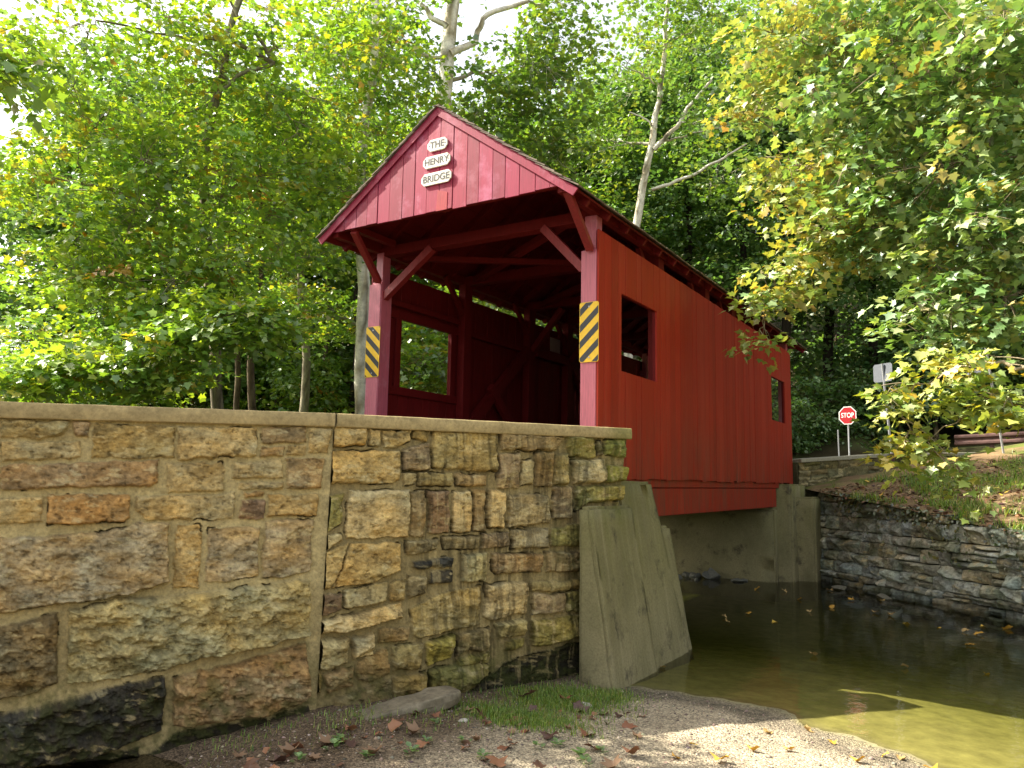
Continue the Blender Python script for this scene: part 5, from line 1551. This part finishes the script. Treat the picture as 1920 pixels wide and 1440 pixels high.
def blades(name, P, h, cols, mat, rgn, w=.004, lean=.5):
    n = len(P)
    th = rgn.uniform(0, 6.28, n); d = np.stack([np.cos(th), np.sin(th), 0 * th], -1); s_ = np.stack([-np.sin(th), np.cos(th), 0 * th], -1)
    ln = rgn.uniform(.1, lean, n)[:, None]
    ww = (w * rgn.uniform(.6, 1.4, n))[:, None]
    up_ = np.array([0, 0, 1.0]); hh = h[:, None]
    a = P - s_ * ww; b = P + s_ * ww
    c_ = P + up_ * hh * .6 + d * hh * ln * .4 + s_ * ww * .7; e = P + up_ * hh * .6 + d * hh * ln * .4 - s_ * ww * .7
    t_ = P + up_ * hh * .95 + d * hh * ln * 1.1
    v = np.stack([a, b, c_, e, t_], 1).reshape(-1, 3)
    i = np.arange(n)[:, None] * 5
    return arr_mesh(name, v, [i + np.array([[0, 1, 2, 3]]), i + np.array([[3, 2, 4]])], mat, np.repeat(cols[:, None], 5, 1).reshape(-1, 3))
GRASSC = [(4, lin(116, 146, 56)), (3, lin(142, 162, 68)), (1, lin(170, 164, 96)), (2, lin(92, 126, 52))]
pts = []
for cx, cy, sx_, sy_, n in [(-3.72, 6.95, .28, .28, 6500), (-3.62, 6.05, .30, .16, 4500), (-3.4, 7.35, .15, .2, 1200), (-4.55, 5.0, .14, .3, 300), (-5.15, 4.5, .2, .25, 300), (-4.2, 5.6, .25, .3, 400)]:
    pts.append(np.stack([rg.normal(cx, sx_, n), rg.normal(cy, sy_, n)], -1))
pts = np.concatenate(pts)
wx = np.interp(pts[:, 1], [3, 5, 7.9], [-6.2, -4.93, -3.93]); k = (pts[:, 0] > wx) & inside_land(pts[:, 0], pts[:, 1]); pts = pts[k]
P = np.concatenate([pts, gravel_z(pts[:, 0], pts[:, 1])[:, None]], 1)
o = add_mesh('grass', blades('grass', P, rg.uniform(.02, .065, len(P)), pick_cols(len(P), GRASSC, rg), M['grass'], rg, .0028, .8)); tag(o, 'short green grass growing against the wall foot near the buttress', 'grass', kind='stuff')
# grass and leaf litter on the far bank
n = 16000
s_ = rg.uniform(0, 12, n); v_ = np.abs(rg.normal(0, 2.6, n)) + .02
den = fbm(s_ * 1.4, v_ * 1.4, 5)
k = (den > .46) & (v_ < 9); s_, v_ = s_[k], v_[k]
P = np.stack([P0[0] + s_ * ALONG[0] + v_ * OUT[0], P0[1] + s_ * ALONG[1] + v_ * OUT[1], bank_surface(s_, v_) - .01], -1)
o = add_mesh('bank_grass', blades('bank_grass', P, rg.uniform(.05, .22, len(P)), pick_cols(len(P), GRASSC, rg), M['grass'], rg, .008, .9)); tag(o, 'patchy grass on the far bank above the dry stone wall', 'grass', kind='stuff')
n = 6000
s_ = rg.uniform(0, 12, n); v_ = np.abs(rg.normal(0, 3, n))
P = np.stack([P0[0] + s_ * ALONG[0] + v_ * OUT[0], P0[1] + s_ * ALONG[1] + v_ * OUT[1], bank_surface(s_, v_) + .012], -1)
v, f, c = leaf_arrays(P, rg.normal(0, .3, (n, 3)) + np.array([0, 0, 1.0]), rg.normal(0, 1, (n, 3)), rg.uniform(.05, .12, n), pick_cols(n, [(3, lin(120, 92, 70)), (2, BROWN[2]), (3, lin(164, 140, 108)), (.6, GOLD[0]), (3, BROWN[3])], rg), 'oval', rng=rg)
o = add_mesh('leaf_litter', arr_mesh('leaf_litter', v, f, M['leaf_dead'], c)); tag(o, 'brown leaf litter strewn over the far bank', 'leaf litter', kind='stuff')
# creeper hanging over the top of the dry-stone wall
cl = rg.uniform(0.1, 9, 70); n_ = rg.poisson(26, 70); ci = np.repeat(np.arange(70), n_); N_ = len(ci)
s_ = cl[ci] + rg.normal(0, .16, N_); h_ = np.abs(rg.normal(0, .16, N_)) * (1 + (np.arange(70) % 5 == 0)[ci] * 1.2)
off = -.06 + rg.uniform(-.10, .05, N_)
z_ = bank_top(s_) + .06 - h_
P = np.stack([P0[0] + s_ * ALONG[0] + (off + .10 * z_) * OUT[0], P0[1] + s_ * ALONG[1] + (off + .10 * z_) * OUT[1], z_], -1)
v, f, c = leaf_arrays(P, rg.normal(0, .45, (N_, 3)) + np.array([-.6, -.6, .6]), rg.normal(0, .5, (N_, 3)) + np.array([0, 0, -1.0]), rg.uniform(.05, .10, N_), pick_cols(N_, [(3, lin(84, 104, 56)), (2, lin(108, 120, 62)), (1, lin(140, 130, 70)), (2, lin(64, 84, 48))], rg), 'oval', rng=rg)
o = add_mesh('creeper', arr_mesh('creeper', v, f, M['leaf'], c)); tag(o, 'green creeper and weeds trailing over the top of the dry stone wall', 'creeper', kind='stuff')
# small weeds on the gravel
def weed_mesh(seed):
    rg = np.random.default_rng(seed); n = 13
    th = rg.uniform(0, 6.28, n); r_ = rg.uniform(.0, .03, n)
    P = np.stack([np.cos(th) * r_, np.sin(th) * r_, rg.uniform(.005, .05, n)], -1)
    tip = np.stack([np.cos(th), np.sin(th), rg.uniform(-.1, .7, n)], -1)
    v, f, c = leaf_arrays(P, np.stack([-np.cos(th) * .4, -np.sin(th) * .4, 1 + 0 * th], -1), tip, rg.uniform(.03, .06, n), pick_cols(n, [(3, lin(104, 140, 76)), (2, lin(128, 156, 84))], rg), 'oval', rng=rg)
    return arr_mesh('weed', v, f, M['leaf'], c)
wm = [weed_mesh(k) for k in (1, 2, 3)]
for k, (px, py, sc) in enumerate([(1092, 1412, 1.2), (1100, 1425, 1.0), (870, 1388, .9), (905, 1418, 1.0), (770, 1418, 1.2), (625, 1408, 1.2), (640, 1395, 1.0), (1130, 1400, .9), (1010, 1390, .9), (1045, 1385, 1.0), (800, 1395, .8), (560, 1428, 1.0), (690, 1425, .9), (820, 1360, 1.0)]):
    p = on_z(px, py, .18); o = bpy.data.objects.new('weed', wm[k % 3]); COL.objects.link(o)
    o.location = (p[0], p[1], float(gravel_z(np.array(p[0]), np.array(p[1])))); o.scale = (sc,) * 3; o.rotation_euler = (0, 0, k * 1.1)
    tag(o, 'small green broad leaved weed sprouting from the gravel', 'weed', 'weeds on the gravel bank')
